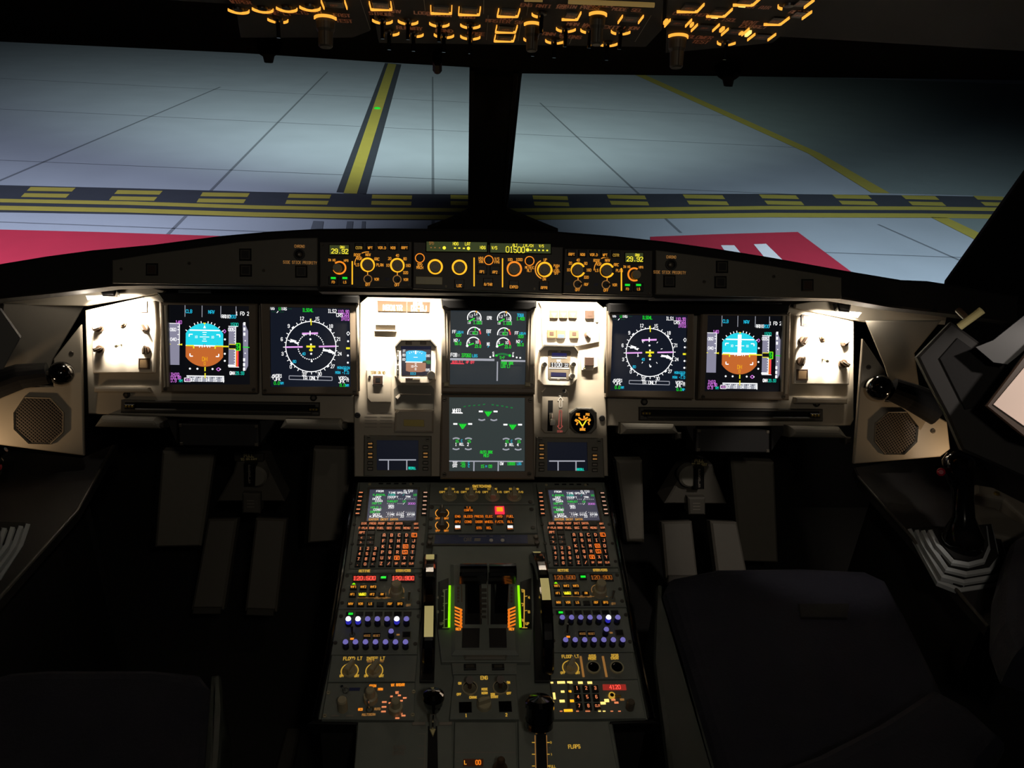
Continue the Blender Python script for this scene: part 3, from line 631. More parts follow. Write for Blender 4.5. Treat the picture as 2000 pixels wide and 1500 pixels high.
G['%'] = [[(0, 0), (4, 6)]]
t, s_, r = display('leftmost square screen showing the blue and brown artificial horizon', [(312, 590), (502, 593), (502, 768), (314, 766)], [(327.5, 595), (486, 598), (488, 751), (331.5, 751)], [[(314, 596), (318, 596), (324, 756), (320, 756)], [(320, 596), (325.5, 596), (330, 756), (326, 756)]], scr='scr_pfd'); pfd(s_, r, 0)
screws(t, [(322, 760), (495, 761)], 4, .004)
t, s_, r = display('dark blue compass rose screen with dashed inner circle left of the white centre panel', [(508, 591), (700, 595), (700, 772), (512, 770)], [(526.7, 599.5), (683.5, 601.7), (685, 755.5), (528, 755.5)], [[(695, 583), (700.5, 583), (703, 764), (699, 764)]], scr='scr_nd'); nd(s_, r, 0)
screws(t, [(517, 763), (692, 765)], 4, .004)
t, s_, r = display('dark blue compass rose screen without dashed circle right of the white centre panel', [(1188, 607), (1356, 609), (1356, 780), (1184, 776)], [(1196.5, 615), (1343.5, 616), (1339, 764), (1192, 763)], [[(1180, 600), (1185, 600), (1184, 768), (1180, 768)]], scr='scr_nd'); nd(s_, r, 1)
t, s_, r = display('rightmost square screen showing the blue and orange artificial horizon with crossed white bars', [(1370, 608), (1545, 610), (1542, 782), (1364, 780)], [(1382.5, 616), (1528.5, 617), (1524, 765), (1376.5, 764)], [[(1529.5, 617), (1534.5, 617), (1530, 766), (1525.5, 766)], [(1537, 617), (1543.5, 617), (1538, 770), (1532.5, 770)]], scr='scr_pfd'); pfd(s_, r, 1)
screws(t, [(1531, 775), (1374, 775)], 4, .004)
t, s_, r = display('upper middle screen with round engine gauges and red warning text', [(862, 586), (1047, 589), (1045, 771), (862, 769)], [(880, 603), (1029.3, 604), (1026, 751), (878.7, 751)], [[(862, 604), (869, 604), (872, 748), (863, 748)], [(871.5, 612), (874.5, 612), (877, 744), (874, 744)], [(1031.5, 612), (1035, 612), (1030.5, 744), (1028, 744)], [(1037, 604), (1045, 600), (1043, 752), (1034, 748)]], hood=[(862, 583), (1048, 587), (1048, 601), (1034, 607), (876, 605), (864, 599)], scr='scr_ewd'); ewd(s_, r)
b = t.part('lower_ledge'); b.poly([(864, 756), (1043, 758), (1043, 768), (864, 766)], .004, .012, 'bezel', .002)
for x in (872, 1031): t.part('latch').box(x, 751, 10, 9, .004, .012, 'knob_grey', .002)
t, s_, r = display('lower middle screen with green landing gear triangles and the word WHEEL', [(862, 772), (1043, 773), (1044, 937), (860, 936)], [(877.4, 776), (1025.6, 777), (1025.6, 920.8), (877.4, 920.8)], scr='scr_sd'); sysd(s_, r)
screws(t, [(868, 927), (1034, 926), (868, 780), (1036, 782)], 4.5, .004)

# --- white outer light-control plates
def outer(side, plate, k6, tog, b2, rot):
    t = T('lighting_control_panel', 'brightly lit white knob plate at the %s end of the instrument panel' % side, 'control panel', MAIN, *k6[1], off=-.018)
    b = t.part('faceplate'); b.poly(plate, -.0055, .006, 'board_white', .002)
    for k, (x, y) in enumerate(k6):
        p = t.part('knob'); p.cyl(x, y, 8.5, [(1, .006), (1, .010), (.85, .012)], 'knob_brown', 22, zc=.012)
        cx, cy = p.L(x, y, .012); R = 8.5*p.sc(x, y)[0]; a = math.radians(rot[k]); c, d = math.cos(a), math.sin(a)
        p.prism([(cx+R*(u*c-v*d), cy+R*(u*d+v*c)) for u, v in ((-.95, -.4), (.6, -.3), (1.1, 0), (.6, .3), (-.95, .4))], .011, .024, 'knob_brown', .002)
        p.seg((cx-R*.6*c, cy-R*.6*d), (cx+R*.9*c, cy+R*.9*d), R*.14, .0243, 'legend_white')
    x, y = tog[0]; p = t.part('round_knob'); p.cyl(x, y, 8, [(1, .006), (1, .010), (.7, .011)], 'knob_brown', 22, zc=.01); p.cyl(x, y, 4, [(1, .01), (1, .018), (.8, .019)], 'knob_grey', 16, zc=.015)
    toggle(t, *tog[1], 8.5, .03, 260, 'knob_grey', 'knob_brown')
    for x, y in b2:
        p = t.part('push_button'); p.frame([(x-11, y-11), (x+11, y-11), (x+11, y+11), (x-11, y+11)], [(x-9, y-9), (x+9, y-9), (x+9, y+9), (x-9, y+9)], .004, .009, 'button_brown', ch=.0005)
        p.box(x, y, 18, 18, .004, .0085, 'button_tan', .0015)
outer('left', [(193.5, 602.5), (265.5, 590), (301.5, 587), (304, 640), (301, 728), (181.5, 729), (178, 628)], [(192, 641), (281, 640), (193.5, 682), (284, 684)], [(238, 631), (238.5, 670)], [(276, 599), (281, 710.5)], [20, 120, 20, 90])
outer('right', [(1555.5, 616), (1656, 637), (1665, 645), (1659, 751), (1551, 750)], [(1651, 668), (1570.5, 665), (1648, 710), (1566, 705.5)], [(1609.5, 658), (1606, 698)], [(1576.5, 625), (1567.5, 732)], [30, 60, 150, 70])

# --- writing ledges, table slots, footrests and the stowage boxes under the screens
for lab, pts in (('grey ledge strip under the left white knob plate', [(183, 756), (289, 757), (294, 767), (183, 766)]), ('grey ledge strip under the left compass screen', [(554, 762), (659, 764), (656, 769), (556, 768)]),
                 ('grey ledge strip under the right compass screen', [(1216, 769), (1317, 769), (1314, 776), (1218, 776)]), ('grey ledge strip under the right white knob plate', [(1555, 776), (1656, 778), (1656, 789), (1555, 788)])):
    t = T('ledge_strip', lab, 'ledge', MAIN, *pts[0], off=-.024, group='ledges below the screens'); t.part('ledge').poly(pts, 0, .016, 'board', .003)
def slot(side, o, br_, sc):
    t = T('table_slot', 'long dark slot for the sliding table under the two %s pilot screens' % side, 'table slot', MAIN, *o[0], off=-.024)
    b = t.part('housing'); y0, y1 = o[0][1], o[3][1]
    cx0, cx1 = o[0][0], o[1][0]
    b.frame(o, [(cx0+8, o[0][1]+5), (cx1-8, o[1][1]+5), (cx1-8, o[2][1]-7), (cx0+8, o[3][1]-7)], .0003, .010, 'panel_black', .001)
    b.flat([(cx0+7, o[0][1]+4), (cx1-7, o[1][1]+4), (cx1-7, o[2][1]-6), (cx0+7, o[3][1]-6)], .0012, 'pit')
    p = t.part('sliding_table'); m0, m1 = (o[0][1]+o[3][1])/2+1, (o[1][1]+o[2][1])/2+1
    p.poly([(cx0+16, m0+3), (cx1-16, m1+3), (cx1-14, m1+9), (cx0+14, m0+9)], .0015, .013, 'panel_black', .002)
    for x, y in br_:
        p = t.part('brass_latch'); p.box(x, y, 20, 9, .0015, .014, 'black', .002)
        for dx in (-6, 0, 6): p.cyl(x+dx, y, 2.4, [(1, .014), (1, .018), (.6, .019)], 'brass', 10, zc=.018)
    for x, y in sc:
        p = t.part('fixing_screw'); p.cyl(x, y, 6.5, [(1, 0), (1, .005), (.75, .006)], 'black', 18, zc=.006); p.cyl(x, y, 3, [(1, .006), (1, .007)], 'screw', 10)
slot('left', [(236, 781), (624, 786), (624, 812), (235, 806)], [(252, 794), (612, 800)], [(246, 771.5), (612, 777)])
slot('right', [(1249, 795), (1608, 799), (1608, 823), (1249, 821)], [(1263, 807), (1593, 812)], [(1259, 785), (1596, 788)])
for lab, pts in (('grey padded footrest below the left end of the left table slot', [(196, 812), (302, 815), (314, 826), (311, 838), (181, 834)]), ('grey padded footrest right of the left pull-out box', [(556, 818), (664, 819), (671, 828), (669, 841), (545, 838)]),
                 ('grey padded footrest left of the right pull-out box', [(1214, 826), (1318, 828), (1328, 848), (1214, 849)]), ('grey padded footrest below the right end of the right table slot', [(1542, 831), (1642, 834), (1660, 857), (1546, 855)])):
    t = T('footrest', lab, 'footrest', MAIN, *pts[0], off=-.03, group='footrests under the instrument panel')
    t.part('pad').poly(pts, -.02, .035, 'foot_grey', .012, rnd=4); x, y = pts[2]; t.part('end_cap').poly([(x-8, y-4), (x+4, y-3), (x+4, y+10), (x-8, y+11)], 0, .03, 'panel_black', .003)
for side, pts in (('left', [(349, 828), (503, 830), (503, 872), (351, 870)]), ('right', [(1363, 839), (1503, 841), (1503, 884), (1362, 882)])):
    t = T('pull_out_box', 'dark pull-out box with worn edges hanging under the %s table slot' % side, 'box', MAIN, *pts[0], off=-.03)
    b = t.part('front'); b.poly(pts, -.05, .03, 'lining_dark', .002)
    for k in range(4): x, y = pts[k]; t.part('corner_cap').box(x+(3 if k in (0, 3) else -3), y+(3 if k < 2 else -3), 6, 6, .028, .0312, 'screw', .001)
    t.part('side_bracket').poly([(pts[0][0]-24, pts[0][1]-8), (pts[0][0]-4, pts[0][1]-8), (pts[0][0]-4, pts[0][1]+38)], -.02, .0, 'console_grey', .001)
    t.part('side_bracket').poly([(pts[1][0]+4, pts[1][1]-8), (pts[1][0]+36, pts[1][1]-10), (pts[1][0]+4, pts[1][1]+40)], -.02, .0, 'console_grey', .001)
# ------------------------------------------------------------------ small instruments on the centre panel
o_ = -.018
t = T('registration_placard', 'tan placard with white aircraft registration letters on the bright upper centre panel', 'placard', MAIN, 788, 598, off=o_)
b = t.part('plate'); b.poly([(737, 587), (794, 589), (794, 609), (738, 608)], 0, .0015, 'placard', .0003); b.poly([(795, 589), (840, 590), (839, 610), (795, 609)], 0, .0015, 'placard', .0003)
b.text('N801TR', 767, 601, 9.5, .0017, 'white', ws=.72, w=2.0); b.text('SELCAL', 817, 593.5, 5, .0017, 'white', w=1.4); b.text('DR-BJ', 818, 602.5, 10, .0017, 'white', ws=.66, w=2.0)
t = T('card_holder', 'small empty pale label holder below the registration placard', 'holder', MAIN, 753, 640, off=o_)
b = t.part('tray'); b.frame([(731, 632), (775, 633), (775, 648), (731, 647)], [(733.5, 634), (772.5, 635), (772.5, 645), (733.5, 644.5)], 0, .005, 'board_white', .001, .001)
# standby instrument
t = T('standby_instrument', 'small square standby horizon display with white bezel and a white corner knob', 'instrument', MAIN, 812, 706, off=o_)
oct_ = [(782.5, 664.5), (841, 664.5), (853, 678), (851, 741), (838, 749), (782.5, 749), (770.5, 735), (771.5, 676)]
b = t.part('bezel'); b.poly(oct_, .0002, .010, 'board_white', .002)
b = t.part('mounting_edge'); b.poly([(783, 662), (841, 662), (842, 666), (782, 666)], .009, .016, 'panel_black', .001); b.poly([(782, 662), (784, 666), (773, 679), (770, 677)], .009, .016, 'panel_black', .001); b.poly([(841, 662), (854, 677), (851, 679), (840, 666)], .009, .016, 'panel_black', .001)
i = [(783, 676), (842.5, 676), (841.5, 733), (784, 733)]
s_ = t.part('screen'); q = [s_.L(*p, .0105) for p in i]; s_.flat(i, .0106, 'scr_isis')
c = Cv(s_, 932, 1160, 1520, 1725, q[0][0], q[0][1], q[2][0], q[2][1], .0107)
c.poly([(1035, 1470), (1030, 1270), (1090, 1245), (1220, 1238), (1350, 1245), (1425, 1270), (1420, 1470)], 'e_isky'); c.poly([(1035, 1470), (1420, 1470), (1420, 1645), (1330, 1665), (1110, 1665), (1035, 1645)], 'e_iearth')
c.line(1020, 1470, 1360, 1470, 20, 'e_white'); c.line(1220, 1245, 1220, 1310, 30, 'e_white'); c.line(1180, 1375, 1260, 1375, 10, 'e_white'); c.txt('10', 1155, 1555, 40, 'e_white'); c.line(1190, 1555, 1260, 1555, 10, 'e_white')
for y in (1500, 1530, 1590, 1620): c.line(1205, y, 1240, y, 12, 'e_white')
for y, s2 in ((1255, 'IT'), (1335, '80'), (1420, '60')): c.txt(s2, 993, y, 44, 'e_white')
c.txt('000', 1460, 1340, 42, 'e_white'); c.txt('005', 1460, 1620, 44, 'e_white'); c.poly([(1360, 1445), (1440, 1430), (1515, 1430), (1515, 1500), (1450, 1505), (1430, 1485), (1360, 1478)], 'e_dgreen'); c.line(1350, 1472, 1430, 1472, 18, 'e_dark'); c.txt('1013', 1170, 1695, 44, 'e_cyan')
for a in range(7): c.tick(1220, 1500, 225, 250, 60+a*10, 10, 'e_white')
for x in (798.5, 826.5): t.part('push_button').box(x, 670, 12, 6, .009, .013, 'button_tan', .001)
for x in (799, 813): t.part('push_button').box(x, 740, 14, 5, .009, .013, 'button_brown' if x < 805 else 'knob_grey', .001)
for y in (694.5, 722): b = t.part('rocker_button'); b.box(777, y, 4.6, 19, .009, .013, 'panel_black', .0008); b.box(777, y, 1.6, 1.6, .013, .0133, 'white')
b = t.part('round_knob', label='white knob'); b.cyl(842, 733, 8, [(1, .008), (1, .03), (.85, .034)], 'white', 22, zc=.034)
# terrain button plate
t = T('terrain_button_plate', 'grey notched plate with one dark square button left of the standby instrument', 'button plate', MAIN, 738, 752, off=o_)
b = t.part('plate'); b.poly([(715.5, 722), (754, 723), (757, 733), (764, 735), (764, 786), (724, 786), (717, 778)], .0002, .005, 'board', .0015)
b.text('TERR ON ND', 738, 727.5, 5, .0053, 'e_legy', ws=.62)
b = t.part('push_button'); b.box(738, 742, 21, 20, .004, .006, 'white', .0005); b.box(738, 742, 19, 18, .004, .009, 'button_brown', .001); b.box(738, 742, 9, 8, .009, .0094, 'black')
screws(t, [(722, 736)], 3, .005, 'chrome')
# map-light box
t = T('stowage_flap', 'dark recessed box with a pale sloping flap and brass label below the standby instrument', 'flap', MAIN, 808, 790, off=o_)
b = t.part('recess'); b.poly([(778, 752), (843, 753), (848, 760), (847, 800), (770, 800), (769, 760)], .0002, .001, 'dark_grey', .0005); b.poly([(781, 768.5), (842, 769.5), (842, 772), (781, 771)], .001, .004, 'board', .0005)
b = t.part('flap'); b.poly([(778, 800), (847, 801), (847, 845), (770, 844), (771, 806)], 0, .012, 'board', .004); b.poly([(772, 776), (780, 769), (782, 773), (777, 780)], .001, .004, 'board_white', .0005)
b = t.part('label_plate', label='brass label plate'); b.poly([(788.5, 819.5), (828, 820), (829, 833.5), (788.5, 832)], .012, .0135, 'brass_label', .0004)
# data-link displays
def dcdu(side, o, i, lk, rk, ln, rc):
    t = T('message_display', 'small dark message screen with brown keys at the lower %s of the centre panel' % side, 'display', MAIN, corners=i, off=o_)
    b = t.part('bezel'); b.frame(o, i, .0003, .008, 'dark_grey', .002, .002); s_ = t.part('screen'); s_.flat(i, .0025, 'scr_dcdu')
    s_.line(ln[0], ln[1], 2.4, .0028, 'e_grey'); s_.line(ln[2], ln[3], 2.2, .0028, 'e_grey'); s_.line(ln[4], ln[5], 2.2, .0028, 'e_grey'); s_.text('RECALL', *rc, 4.2, .0028, 'e_teal', ws=.62, w=1.2)
    for x, ys in (lk, rk):
        for y, n in ys: 
            k = t.part('line_key'); k.box(x, y, 11, 7+6*(n-1), .007, .011, 'panel_black', .001)
            for j in range(n): k.box(x, y+(j-(n-1)/2)*7, 8, 2.4, .011, .0114, 'e_legdim' if n > 1 else 'legend_dim')
    screws(t, [(o[0][0]+9, o[0][1]+5), (o[1][0]-8, o[1][1]+6)], 4.5, .008, 'dark_grey')
dcdu('left', [(711, 850), (843, 852), (843, 931), (710, 930)], [(735.6, 860), (817, 860), (817, 918.5), (736, 918.5)], (723, [(870, 2), (889.6, 2), (904.5, 1), (915.7, 1)]), (831, [(873.6, 1), (889, 2), (904, 1), (915.7, 1)]),
     [(740, 898.2), (812.5, 898.2), (758.5, 899), (758.5, 918), (794.5, 899), (794.5, 918)], (805, 914.3))
dcdu('right', [(1047, 854), (1178, 856), (1181, 933), (1045, 932)], [(1069, 863.5), (1147, 864), (1148.5, 920), (1069, 919.5)], (1058, [(873, 2), (891, 2), (906.7, 1), (917.5, 1)]), (1162, [(877, 1), (893, 2), (907.5, 1), (918.5, 1)]),
     [(1072.5, 900.5), (1142.5, 900.5), (1090, 901), (1090, 919.5), (1125, 901), (1125, 919.5)], (1134, 917))
# gear / brake button plate
t = T('landing_gear_button_plate', 'overexposed white plate with three green-arrow gear lights and brake buttons', 'control panel', MAIN, 1110, 632, off=o_)
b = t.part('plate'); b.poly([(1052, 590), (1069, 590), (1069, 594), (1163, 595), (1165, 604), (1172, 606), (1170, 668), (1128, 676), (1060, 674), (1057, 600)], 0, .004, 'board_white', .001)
for x in (1082, 1100.5, 1119):
    k = t.part('gear_light'); k.box(x, 613.5, 17, 16, .003, .008, 'button_tan', .001); a, c_ = k.L(x, 615.5, .0085); w = 5.2*k.sc(x, 614)[0]
    k.face([(a-w, c_+w*.75, .0084), (a, c_-w, .0084), (a+w, c_+w*.75, .0084)][::-1], 'e_geargreen')
for x, y, lit in ((1152, 614.5, 0), (1077.5, 652, 0), (1096, 652.5, 1), (1121.5, 652.5, 0)):
    k = t.part('push_button'); k.box(x, y, 18, 17, .003, .008, 'button_tan' if x < 1150 else 'button_brown', .0012)
    if lit: k.box(x, y+4, 13, 7, .008, .0084, 'e_gearw')
    else: k.box(x, y-.5, 8, 7, .008, .0083, 'button_brown')
b = t.part('toggle_lever'); b.cyl(1148, 653, 7, [(1, .004), (1, .008), (.6, .009)], 'knob_brown', 18, zc=.006); x, y = b.L(1149, 653, .008)
b.tube([(x, y, .004), (x, y-.001, .022), (x+.001, y-.002, .03)], .004, 'white', 12, [.0035, .004, .006])
screws(t, [(1166, 627)], 3, .004, 'knob_grey')
# clock
t = T('cockpit_clock', 'white octagonal clock with digital time 11:00 22 and white corner knobs', 'clock', MAIN, 1091, 714, off=o_)
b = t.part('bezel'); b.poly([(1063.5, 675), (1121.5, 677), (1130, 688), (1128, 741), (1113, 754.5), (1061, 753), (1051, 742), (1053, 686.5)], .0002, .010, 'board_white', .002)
b = t.part('mounting_edge'); b.poly([(1063.5, 672), (1121.5, 674), (1121.5, 678), (1063, 677)], .009, .016, 'panel_black', .001); b.poly([(1063.5, 672), (1064, 677), (1054, 688), (1053, 684)], .009, .016, 'panel_black', .001); b.poly([(1121.5, 674), (1130, 685), (1130, 690), (1121, 678)], .009, .016, 'panel_black', .001)
f = t.part('clock_face'); f.poly([(1072, 684), (1113, 685), (1115, 688), (1113, 741), (1110, 743), (1073, 742), (1070, 739), (1070, 687)], .009, .0105, 'knob_dark', .0005)
f.poly([(1078, 689), (1107, 690), (1107, 696.5), (1078, 696)], .0105, .0108, 'e_blue'); f.poly([(1076, 727), (1106, 728), (1106, 736), (1076, 735)], .0105, .0108, 'e_blue'); f.poly([(1075, 708), (1112, 709), (1111, 717), (1075, 716)], .0105, .0107, 'black')
f.text('1100', 1087, 712.5, 7.5, .0111, 'e_white', ws=.8); f.text('22', 1106, 713.5, 5.5, .0111, 'e_white'); f.text('UTC', 1091.5, 704.5, 4, .0111, 'white'); f.text('CHR', 1092, 686.8, 3, .0111, 'legend_white'); f.text('ET', 1091, 740, 3, .0111, 'legend_white')
for y, x0, x1 in ((698.5, 1077, 1107), (719, 1072, 1112), (738, 1076, 1106)): f.line((x0, y), (x1, y+.5), 1.8, .0109, 'legend_white')
for x, y in ((1064.5, 712), (1121, 712), (1119, 735), (1064, 736)):
    if (x, y) != (1064, 736): k = t.part('round_knob'); k.cyl(x, y, 5, [(1, .01), (1, .024), (.8, .028)], 'white', 18, zc=.028)
t = T('terrain_button_plate', 'pale plate with one brown square button right of the clock', 'button plate', MAIN, 1151, 712, off=o_)
b = t.part('plate'); b.poly([(1134, 692), (1166, 692), (1168, 716), (1160, 719), (1158, 724), (1136, 723)], 0, .004, 'board_white', .001); k = t.part('push_button'); k.box(1151, 706, 18, 17, .003, .008, 'button_brown', .001)
screws(t, [(1142, 718)], 3, .004, 'knob_grey')
# gear lever
t = T('landing_gear_lever_panel', 'tall octagonal plate with the landing gear lever and up and down arrows', 'lever panel', MAIN, 1084, 800, off=o_)
b = t.part('plate'); b.poly([(1067, 756), (1102, 757), (1110.5, 766), (1110, 838), (1104, 846), (1064, 846), (1057, 838), (1058, 766)], .0002, .005, 'board', .0015)
b.poly([(1070.5, 782), (1080, 782), (1079, 842), (1069, 842)], .004, .0055, 'pit')
def outl(pts, w, mat): 
    for k in range(len(pts)): b.line(pts[k-1], pts[k], w, .0056, mat)
outl([(1092.5, 795), (1092.5, 782), (1089.5, 782), (1095, 775), (1100, 782), (1097.5, 782), (1097.5, 795)], 1.4, 'white'); outl([(1092.5, 802), (1097, 802), (1096.5, 832), (1099, 832), (1093.5, 838), (1088.5, 832), (1091.5, 832)], 1.6, 'e_red_dim')
b.text('UP', 1095, 771, 5, .0056, 'white'); b.text('DOWN', 1093.5, 842.5, 4, .0056, 'e_red_dim')
screws(t, [(1102, 763)], 4, .005, 'chrome')
l = t.part('gear_lever', label='gear lever with small white wheel knob'); x, y = l.L(1075, 806, .006); x2, y2 = l.L(1076, 824, .03)
l.tube([(x, y, .002), (x, y-.004, .02), (x2, y2, .032)], .004, 'chrome', 10); x3, y3 = l.L(1081, 825, .036)
w = t.part('wheel_knob', l); w.tube([(x2-.002, y2, .036), (x3+.003, y3, .036)], .0065, 'white', 16)
# brake gauge
t = T('brake_pressure_gauge', 'black octagonal brake pressure gauge with amber branching scales', 'gauge', MAIN, 1140.5, 823, off=o_)
b = t.part('bezel'); b.poly([(1127, 796), (1157, 796.5), (1166, 806), (1166, 836), (1156, 847), (1124, 846), (1113, 836), (1113, 806)], .0002, .009, 'dark_grey', .003)
b = t.part('dial'); b.cyl(1138, 823.5, 22.5, [(1, .008), (1, .0105)], 'gloss_black', 32, zc=.0105)
for p, q, w, m in (((1137, 832), (1131, 822), 2.6, 'e_yellow'), ((1131, 822), (1124, 819), 2.6, 'e_amber'), ((1138, 832), (1145, 821), 2.6, 'e_yellow'), ((1145, 821), (1153, 818), 2.6, 'e_amber'), ((1130, 815), (1136, 820), 3, 'e_leg'), ((1136, 820), (1142, 819), 3, 'e_ringo'), ((1142, 819), (1148, 815), 3, 'e_leg'),
                  ((1126, 830), (1129, 824), 3, 'e_leg'), ((1151, 830), (1149, 824), 3, 'e_leg'), ((1123, 820), (1127, 823), 4, 'e_leg'), ((1153, 819), (1150, 823), 4, 'e_leg'), ((1138, 837), (1138, 831), 3, 'e_leg'), ((1141, 812), (1141, 817), 3.4, 'e_leg')): b.line(p, q, w, .0108, m)
b.text('PSI', 1129, 809.5, 4, .0108, 'e_leg', w=1.3); b.text('PSI', 1148, 809.5, 4, .0108, 'e_leg', w=1.3); b.text('BRAKE', 1138, 838.8, 3.8, .0108, 'e_leg', ws=.62, w=1.3)
# ------------------------------------------------------------------ centre pedestal
t = T('centre_pedestal', 'long grey centre pedestal with black edge rails between the two seats', 'pedestal', PED, 945, 1200)
b = t.part('top_deck'); deck = [(699, 941), (1181, 941), (1267, 1406), (1196, 1409), (1216, 1530), (690, 1530), (697, 1409), (620, 1407)]
b.poly(deck, -.03, -.006, 'pedestal_grey', .002)
b = t.part('body')
P_ = [Vector((*b.L(x, y, -.03), -.03)) for x, y in ((702, 943), (1178, 943), (1264, 1405), (1190, 1409), (1206, 1530), (700, 1530), (704, 1409), (624, 1405))]
dn = t.o.matrix_world.to_3x3().inverted() @ Vector((0, 0, 1)); base = t.loc((0, 0, 0))
low = [Vector(p) + dn*(-(t.o.matrix_world @ p).z + .002) for p in P_]
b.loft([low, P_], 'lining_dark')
for pts in ([(694, 944), (683, 1010), (666, 1120), (642, 1270), (615, 1402)], [(1187, 945), (1200, 1020), (1219, 1120), (1246, 1270), (1273, 1402)]):
    r_ = t.part('edge_rail', label='glossy black edge rail'); r_.tube([(*r_.L(x, y, .004), .002) for x, y in pts], .0055, 'gloss_black', 12)
for pts in ([(618, 1403), (600, 1412), (700, 1414), (700, 1409)], [(1268, 1403), (1290, 1411), (1190, 1413), (1192, 1408)]): t.part('rear_lip').poly(pts, -.03, -.004, 'black', .002)

def unit(name, label, cat, o, mat='pedestal_grey', h=.003, like=None, group=None):
    t = T(name, label, cat, PED, corners=o, like=like, group=group)
    b = t.part('faceplate')
    q = [b.L(*p, h) for p in o] if like is None else like.quad
    t.quad = q; b.prism(q, -.0055, h, mat, .0012); t.face = b
    return t
# --- keyboard units
LO = [(703, 942), (837, 942), (826, 1109), (682, 1110)]
def mcdu(label, o, like):
    t = unit('keyboard_display_unit', label, 'keyboard unit', o, like=like, group='flight computer keyboards'); f = t.face; z = .0034
    i = [(722.4, 954.7), (815.5, 955), (812, 1016.5), (716, 1017)]
    b = t.part('screen_bezel'); b.frame([(718, 951), (820, 951), (816.5, 1019), (711.5, 1020)], i, .002, .006, 'dark_grey', .003, .001)
    s_ = t.part('screen'); q = [s_.L(*p, .0036) for p in i]; s_.face([(x, y, .0036) for x, y in reversed(q)], 'scr_mcdu')
    y0, y1 = q[0][1], q[2][1]
    c = Cv(s_, 0, 0, 100, 100, (q[0][0]+q[3][0])/2, y0, (q[1][0]+q[2][0])/2, y1, .0038)
    X = lambda s2, x, y, m, al=0, h=5.6: c.txt(s2, x, y, h, m, al, .82)
    X('FROM', 14, 8, 'e_white'); X('TIME', 40, 13, 'e_white'); X('SPD/ALT', 58, 13, 'e_white'); X('FLT22', 72, 7, 'e_white')
    X('KJFK04L', 8, 20, 'e_green'); X('1200', 39, 20, 'e_teal'); X('/', 70, 20, 'e_teal'); X('10', 92, 20, 'e_green')
    X('DEP', 14, 27, 'e_white'); X('(', 8, 33, 'e_white'); X('DECEL', 8, 33, 'e_white'); X('1500FT', 38, 27, 'e_white'); X('----', 38, 33, 'e_white'); X('---', 60, 33, 'e_white'); X('/-----', 74, 33, 'e_white'); X('TRK', 76, 26, 'e_white')
    X('C044', 14, 40, 'e_white'); X('DEFIX', 8, 47, 'e_green'); X('THRUST', 38, 41, 'e_green'); X('10', 70, 41, 'e_green'); X('----', 38, 48, 'e_white'); X('---/', 60, 48, 'e_white'); X('*2000', 78, 48, 'e_mag')
    X('(SPD)', 38, 55, 'e_white'); X('250', 42, 60, 'e_white'); X('HOLD L', 6, 60, 'e_green'); X('C090', 12, 67, 'e_white'); X('DEFIX', 6, 74, 'e_green')
    X('----', 38, 75, 'e_white'); X('---/', 60, 75, 'e_white'); X('-----', 78, 75, 'e_white'); X('DEST', 12, 82, 'e_white'); X('TIME', 41, 82, 'e_white'); X('DIST', 60, 82, 'e_white'); X('EFOB', 82, 82, 'e_white')
    X('KJFK04L', 6, 88, 'e_white'); X('----', 38, 89, 'e_white'); X('22', 68, 88, 'e_white'); X('----', 80, 89, 'e_white'); X('ENTER DEST DATA', 5, 97, 'e_amber')
    # line-select keys
    for k in range(6):
        y = 961.5+k*8.2
        for x in (705-k*1.35, 831-k*.6):
            q_ = t.part('line_key'); q_.box(x, y, 10.5, 5, .003, .007, 'panel_black', .0008); q_.box(x, y, 7, 1.6, .007, .0074, 'e_key' if x < 750 else 'e_keyw')
        f.box(714-k*1.2, y+1, 3, .9, z, z+.0002, 'legend_dim'); f.box(821.5-k*.6, y+1, 3, .9, z, z+.0002, 'legend_dim')
    for k in range(5): t.part('lock_slot').box(744+k*15, 944.4, 9, 2.4, .0025, .0034, 'pit')
    for row, y, nm in ((0, 1022.3, ('DIR', 'PROG', 'PERF', 'INIT', 'DATA', '')), (1, 1031.2, ('F-PLN', 'RAD', 'FUEL', 'SEC', 'ATC', 'MENU'))):
        for k, s2 in enumerate(nm): key(t, 711-row*2+k*17.1, y, 14.6, 7, s2, 'panel_black', 'e_key', 3.8, .006, 'function_key', ws=.7, ch=.0008)
    for y, s2 in ((1023, 'BRT'), (1031, 'DIM')): key(t, 813, y, 9, 6, s2, 'panel_black', 'e_key', 3.2, .006, 'brightness_key', ch=.0008)
    for x, y, s2 in ((707, 1040, 'APT'), (725, 1040, ''), (706, 1050, '<'), (724, 1050, '+'), (704.6, 1059.2, '>'), (723, 1059.2, '-')): key(t, x, y, 14.6, 8, s2, 'panel_black', 'e_key', 4.2, .006, 'function_key', ch=.0008)
    for r_, row in enumerate(('ABCDE', 'FGHIJ', 'KLMNO', 'PQRST', 'UVWXY', 'Z/')):
        y = 1045+r_*11.1
        for k in range(5):
            x = 750.3-r_*1.15+k*14.7
            s2 = row[k] if k < len(row) else ('', '', 'SP', 'OVF', 'CLR')[k]
            card = s2 in ('E', 'N', 'S', 'W')
            q_ = key(t, x, y, 11, 8.4, s2, 'black', 'e_keyo' if card else 'e_key', 5.4 if len(s2) < 2 else 3.4, .007, 'letter_key', ch=.0012)
            if card:
                for p, q2 in (((-4.6, -3.6), (4.6, -3.6)), ((4.6, -3.6), (4.6, 3.6)), ((4.6, 3.6), (-4.6, 3.6)), ((-4.6, 3.6), (-4.6, -3.6))): q_.line((x+p[0], y+p[1]), (x+q2[0], y+q2[1]), 1.6, .0075, 'e_keyo')
